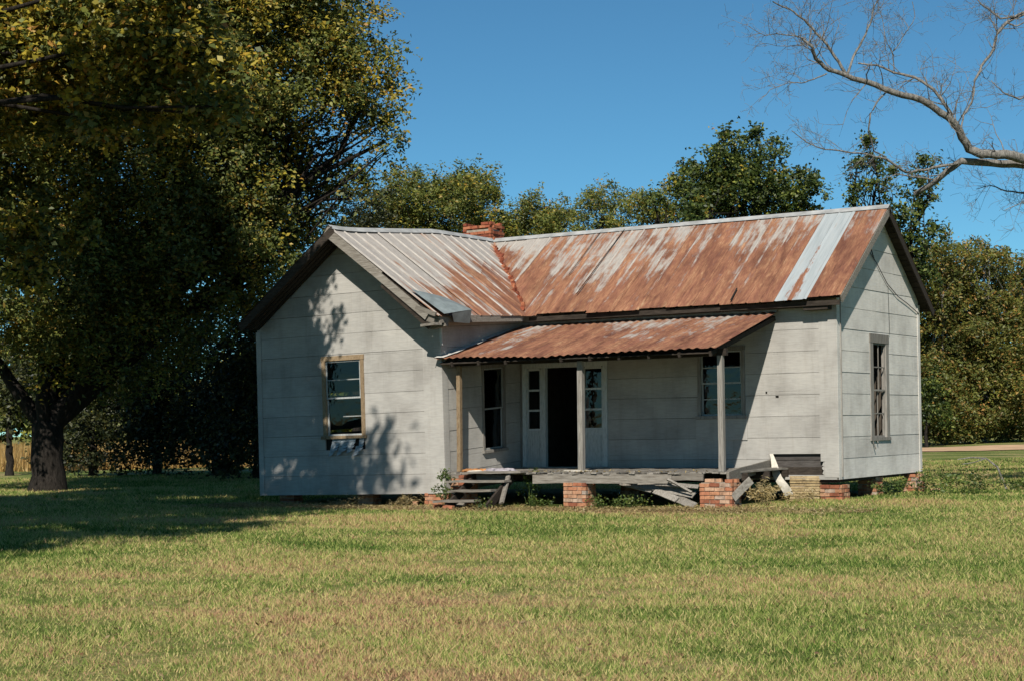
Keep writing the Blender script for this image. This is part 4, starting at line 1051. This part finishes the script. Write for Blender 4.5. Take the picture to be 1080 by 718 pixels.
limb([(1200, 190, 41), (1140, 172, 40.6), (1080, 168, 40.2), (1060, 163, 40), (1035, 163, 40), (1022, 158, 40), (1012, 138, 39.8), (1000, 124, 39.6), (975, 107, 39.4), (940, 97, 39), (915, 87, 38.8), (893, 80, 38.6), (874, 74, 38.4), (860, 62, 38.2), (857, 50, 38), (845, 40, 38)], .17, .035, 9, 26, 1.3)
limb([(1200, 195, 41), (1140, 180, 40.8), (1080, 174, 40.6), (1045, 172, 40.4), (1014, 170, 40.2), (1000, 180, 40.3), (985, 193, 40.6), (965, 205, 41)], .15, .07, 9, 6, .8)
limb([(1012, 136, 39.8), (1003, 120, 40), (985, 95, 40.3), (965, 82, 40.5), (943, 77, 40.8), (925, 69, 41), (905, 67, 41.2)], .06, .025, 7, 14, 1.1)
limb([(893, 80, 38.6), (885, 66, 38.6), (872, 47, 38.5), (857, 30, 38.4), (845, 19, 38.3), (833, 10, 38.2), (815, 2, 38)], .05, .018, 6, 14, 1.1)
limb([(893, 80, 38.6), (900, 60, 38.9), (910, 42, 39), (918, 25, 39.2), (921, 10, 39.4), (930, -6, 39.5)], .04, .016, 6, 12, 1.0)
limb([(872, 78, 38.4), (858, 84, 38.2), (845, 88, 38), (830, 88, 37.9), (812, 95, 37.8), (800, 108, 37.7)], .022, .008, 5, 12, .8)
limb([(850, 42, 38), (838, 38, 37.9), (820, 36, 37.8), (808, 38, 37.7), (790, 28, 37.6)], .022, .008, 5, 12, .8)
limb([(943, 77, 40.8), (941, 55, 40.8), (946, 50, 40.8), (955, 35, 40.8), (965, 18, 40.9), (962, 2, 40.9)], .02, .010, 5, 8, .7)
limb([(943, 60, 40.8), (935, 45, 40.7), (930, 18, 40.7), (925, 5, 40.6)], .015, .007, 5, 6, .7)
limb([(935, 97, 39), (925, 108, 39), (918, 120, 39), (916, 140, 39.1), (922, 160, 39.2), (935, 166, 39.4)], .03, .018, 6, 8, .6)
limb([(1012, 172, 40.2), (990, 176, 40), (975, 180, 39.8), (955, 182, 39.6), (935, 168, 39.4), (915, 163, 39.2), (890, 160, 39), (870, 158, 38.8), (850, 150, 38.6), (835, 138, 38.4)], .05, .010, 6, 18, .8)
limb([(985, 190, 40.6), (965, 187, 40.5), (945, 184, 40.4), (930, 190, 40.2)], .03, .012, 6, 8, .6)
limb([(1018, 150, 40), (1014, 135, 40.2), (1016, 122, 40.4), (1025, 108, 40.6), (1028, 85, 40.8), (1035, 70, 41), (1048, 52, 41.2), (1052, 35, 41.4), (1062, 24, 41.6), (1085, 12, 41.8), (1130, 5, 42)], .022, .06, 6, 16, 1.0)
limb([(1085, 12, 41.8), (1070, 18, 41.6), (1055, 20, 41.6), (1045, 12, 41.6), (1035, 5, 41.5), (1025, -8, 41.5)], .04, .016, 6, 12, .9)
limb([(1062, 24, 41.6), (1072, 28, 41.5), (1080, 24, 41.5)], .03, .02, 5, 4, .6)
limb([(1130, 90, 41.5), (1095, 95, 41.3), (1075, 105, 41.2), (1058, 98, 41), (1045, 85, 41)], .05, .010, 6, 12, .9)
limb([(1140, 185, 41), (1100, 195, 41), (1080, 204, 41), (1062, 202, 41), (1045, 196, 40.9), (1030, 200, 40.8)], .045, .010, 6, 14, .9)
limb([(1130, 220, 41), (1100, 218, 41), (1078, 214, 41), (1060, 222, 41)], .03, .010, 6, 10, .8)
mb_.build('trunk', 'bark_pale', dead, smooth=True)

# ================================================================== GRASS
print('grass')
def vnoise(x, y, s, seed):
    t_ = np.random.default_rng(seed).random((256, 256)); u = x/s; v = y/s; i = np.floor(u).astype(int); j = np.floor(v).astype(int)
    fu = u-i; fv = v-j; fu = fu*fu*(3-2*fu); fv = fv*fv*(3-2*fv); q = lambda a, b_: t_[a % 256, b_ % 256]
    return (q(i, j)*(1-fu)+q(i+1, j)*fu)*(1-fv)+(q(i, j+1)*(1-fu)+q(i+1, j+1)*fu)*fv
def blades(n, dmin, dmax, yaw_half, seed, h0, w0, name, power=1.6):
    r = np.random.default_rng(seed); u = r.random(n)
    d = (dmin**(2-power)+(dmax**(2-power)-dmin**(2-power))*u)**(1/(2-power))
    th = YAW + r.uniform(-yaw_half, yaw_half, n)
    x = CAM[0]-np.sin(th)*d; y = CAM[1]+np.cos(th)*d
    inside = ((x > X0-.1) & (x < .1) & (y > -.0) & (y < W)) | ((x > X0-.1) & (x < X1+.1) & (y > -D-.05) & (y < 1)) | ((x > X1) & (x < -.7) & (y > -P+.1) & (y < 0))
    tan = (np.abs(y+4.0+.15*np.sin(x*2)) < .75) & (x > -11.9) & (x < .3) & (r.random(n) < .85)
    cl = .6*vnoise(x, y, .22, 1)+.4*vnoise(x, y, .9, 2)
    thin = (cl < .42) & (r.random(n) < .55)
    k = ~(inside | tan | thin); x, y, d, cl = x[k], y[k], d[k], cl[k]; n = len(x)
    z = ground_z(x, y)
    patch = .6+.4*np.sin(x*1.7+np.sin(y*1.3)*2)*np.sin(y*1.1+1.3*np.sin(x*.9))
    tall = -.3*np.exp(-((y+4.2)/1.2)**2)
    h = h0*(1+d/55)*r.uniform(.35, 1.3, n)*(.35+.35*patch+tall+.95*cl+1.2*np.clip(cl-.68, 0, 1)*4*r.random(n)); w = w0*(1+d/9)*r.uniform(.7, 1.3, n)
    a = r.uniform(0, 2*np.pi, n); ca, sa = np.cos(a), np.sin(a); b_ = r.uniform(0, 2*np.pi, n); le = h*r.uniform(.2, 1.7, n)
    p0 = np.stack([x-ca*w, y-sa*w, z-.01], 1); p1 = np.stack([x+ca*w, y+sa*w, z-.01], 1)
    lx, ly = np.cos(b_)*le, np.sin(b_)*le
    p2 = np.stack([x+lx, y+ly, z+h], 1)
    v = np.stack([p0, p1, p2], 1).reshape(-1, 3)
    return tag(np_mesh(name, v, 3, {'rnd': r.random(n)}, 'blades'), label='short mown grass, green with dry straw-coloured patches', cat='grass', kind='stuff')
blades(1000000, 8.2, 62, R(24), 5, .031, .0023, 'lawn_grass', 1.45)

# straw-coloured tall weeds in the far field on the left and behind
r = np.random.default_rng(17); n = 60000
px_ = r.uniform(-120, 300, n); Zf = r.uniform(72, 150, n)
pp = CAM[None, :] + Zf[:, None]*(_f[None, :] + ((px_-540)/F_PX)[:, None]*_R[None, :]); x, y = pp[:, 0], pp[:, 1]; z = ground_z(x, y)
h = r.uniform(.25, .95, n)*(.55+.6*np.sin(x*.35)**2+.3*np.sin(y*.8+x)**2); w = .035; a_ = r.uniform(0, 6.28, n)
v = np.stack([np.stack([x-w*np.cos(a_), y-w*np.sin(a_), z], 1), np.stack([x+w*np.cos(a_), y+w*np.sin(a_), z], 1), np.stack([x+r.normal(size=n)*.15, y+r.normal(size=n)*.15, z+h], 1)], 1).reshape(-1, 3)
tag(np_mesh('straw_field', v, 3, {'rnd': r.random(n), 'clu': r.random(n)}, 'straw_gold'), label='tall golden straw in the sunny field behind the autumn tree', cat='field grass', kind='stuff')

# dry leaves scattered over the lawn
r = np.random.default_rng(55); n = 5200
d = 8.5+26*r.random(n)**.8; th = YAW+r.uniform(-R(22), R(22), n); x = CAM[0]-np.sin(th)*d; y = CAM[1]+np.cos(th)*d
k = (y < -3.6) & (vnoise(x, y, 2.2, 8) > .38); x, y = x[k], y[k]; n = len(x); z = ground_z(x, y)+r.uniform(.012, .04, n)
ax = r.normal(size=(n, 3)); ax[:, 2] *= .45; ax /= np.linalg.norm(ax, axis=1)[:, None]; sd = np.cross(ax, [0, 0, 1.]); p = np.stack([x, y, z], 1); s_ = r.uniform(.012, .035, n)[:, None]
v = np.stack([p-ax*s_, p+sd*s_*.6, p+ax*s_, p-sd*s_*.6], 1).reshape(-1, 3)
tag(np_mesh('fallen_leaves', v, 4, {'rnd': r.random(n), 'clu': r.random(n)}, 'dead_leaf'), label='dry brown leaves scattered over the mown lawn', cat='fallen leaves', kind='stuff')

# ---------------- weeds round the foundation
def weed(name, x, y, h, rad, n, m_, label, cat, seed, size=.05, asp=.45, stems=5, group='weeds growing along the foundation'):
    r = np.random.default_rng(seed); z0 = float(ground_z(x, y)); th = thing(name, (x, y, z0), label, cat, group)
    cs = np.stack([x+r.normal(size=stems*2)*rad*.5, y+r.normal(size=stems*2)*rad*.4, z0+r.uniform(.25, .9, stems*2)*h], 1)
    v, a = leaves(cs, np.full(len(cs), rad*.42), n/len(cs), size, seed, asp=asp, droop=0)
    v[:, 2] = np.maximum(v[:, 2], z0-.01)
    np_mesh('foliage', v, 4, a, m_, th)
    mb2 = MB()
    for c in cs: tube(mb2, [np.array([x, y, z0])+np.array([(c[0]-x)*.4, (c[1]-y)*.4, 0]), (np.array([x, y, z0])+c)/2, c], [.006, .005, .003], 4)
    mb2.build('stems', m_, th); return th
wd = [
 ('weed', -6.85, -3.35, .85, .28, 260, 'weed', 'leafy vine with reddish leaves climbing the wing corner left of the steps', 'vine', .07),
 ('weed', -5.20, -2.85, .82, .22, 160, 'weed', 'small green plant rising beside the top step at the deck edge', 'weed', .07),
 ('weed', -4.75, -3.35, .22, .30, 200, 'weed', 'low green weeds just left of the middle brick pier', 'weed', .05),
 ('weed', -3.35, -3.30, .22, .35, 240, 'weed', 'low green weeds right of the middle brick pier', 'weed', .05),
 ('weed', -2.70, -3.45, .25, .30, 200, 'weed', 'green weed tuft left of the heap of fallen boards', 'weed', .05),
 ('weed', -5.5, -4.25, .20, .25, 120, 'weed', 'small weed at the right foot of the steps', 'weed', .045),
 ('dry_weed', -.62, -2.3, .40, .30, 300, 'weed_dry', 'clump of dry straw stalks between the right pier and the hanging siding', 'weed', .10),
 ('dry_weed', -.78, -1.5, .50, .30, 300, 'weed_dry', 'tall dry stalks under the tilted rim board', 'weed', .10),
 ('dry_weed', -.15, -1.2, .22, .30, 200, 'weed_dry', 'dry straw tuft in front of the tan block pier', 'weed', .10),
 ('weed', .75, 1.2, .35, .40, 380, 'weed', 'green weeds right of the front corner pier', 'weed', .06),
 ('weed', .95, 2.3, .45, .50, 520, 'weed', 'leafy weeds under the barred gable window', 'weed', .06),
 ('weed', 1.5, 3.4, .50, .55, 560, 'weed', 'larger bank of green weeds near the rear right corner', 'weed', .07),
 ('weed', 2.2, 4.8, .48, .55, 520, 'weed', 'rightmost bank of green weeds beside the bent branch', 'weed', .07),
 ('dry_weed', 1.2, 5.2, .40, .40, 260, 'weed_dry', 'straw tuft behind the bank of green weeds', 'weed', .09),
 ('dry_weed', -8.1, -3.15, .20, .40, 260, 'weed_dry', 'low dry tuft under the wing beside its corner pier', 'weed', .08),
 ('dry_weed', -9.4, -3.2, .16, .40, 200, 'weed_dry', 'low dry tuft under the middle of the wing', 'weed', .08),
]
for k, (nm, x, y, h, rad, n, m_, l, c_, sz) in enumerate(wd): weed(nm, x, y, h, rad, n, m_, l, c_, 200+k, sz, .16 if 'dry' in nm else .5)
# dead leaves and litter on the ground and porch floor
r = np.random.default_rng(77); n = 15000
x = r.uniform(-12.5, 2, n); y = -4.0+r.normal(size=n)*.6; k = ~((x < X1+.1) & (y > -D-.05)); x, y = x[k], y[k]; n = len(x)
z = ground_z(x, y)+r.uniform(.0, .05, n); ond = (x > X1+.1) & (x < -1.4) & (y > -P+.02); z[ond] = .245+r.uniform(0, .02, ond.sum())
kk = ~(ond & (r.random(n) < .4)); x, y, z = x[kk], y[kk], z[kk]; n = len(x)
ax = r.normal(size=(n, 3)); ax[:, 2] *= .35; ax /= np.linalg.norm(ax, axis=1)[:, None]; sd = np.cross(ax, [0, 0, 1.]); p = np.stack([x, y, z], 1); s_ = r.uniform(.015, .045, n)[:, None]
v = np.stack([p-ax*s_, p+sd*s_*.6, p+ax*s_, p-sd*s_*.6], 1).reshape(-1, 3)
tag(np_mesh('leaf_litter', v, 4, {'rnd': r.random(n), 'clu': r.random(n)}, 'weed_dry'), label='dry leaves and straw litter along the porch foot', cat='litter', kind='stuff')
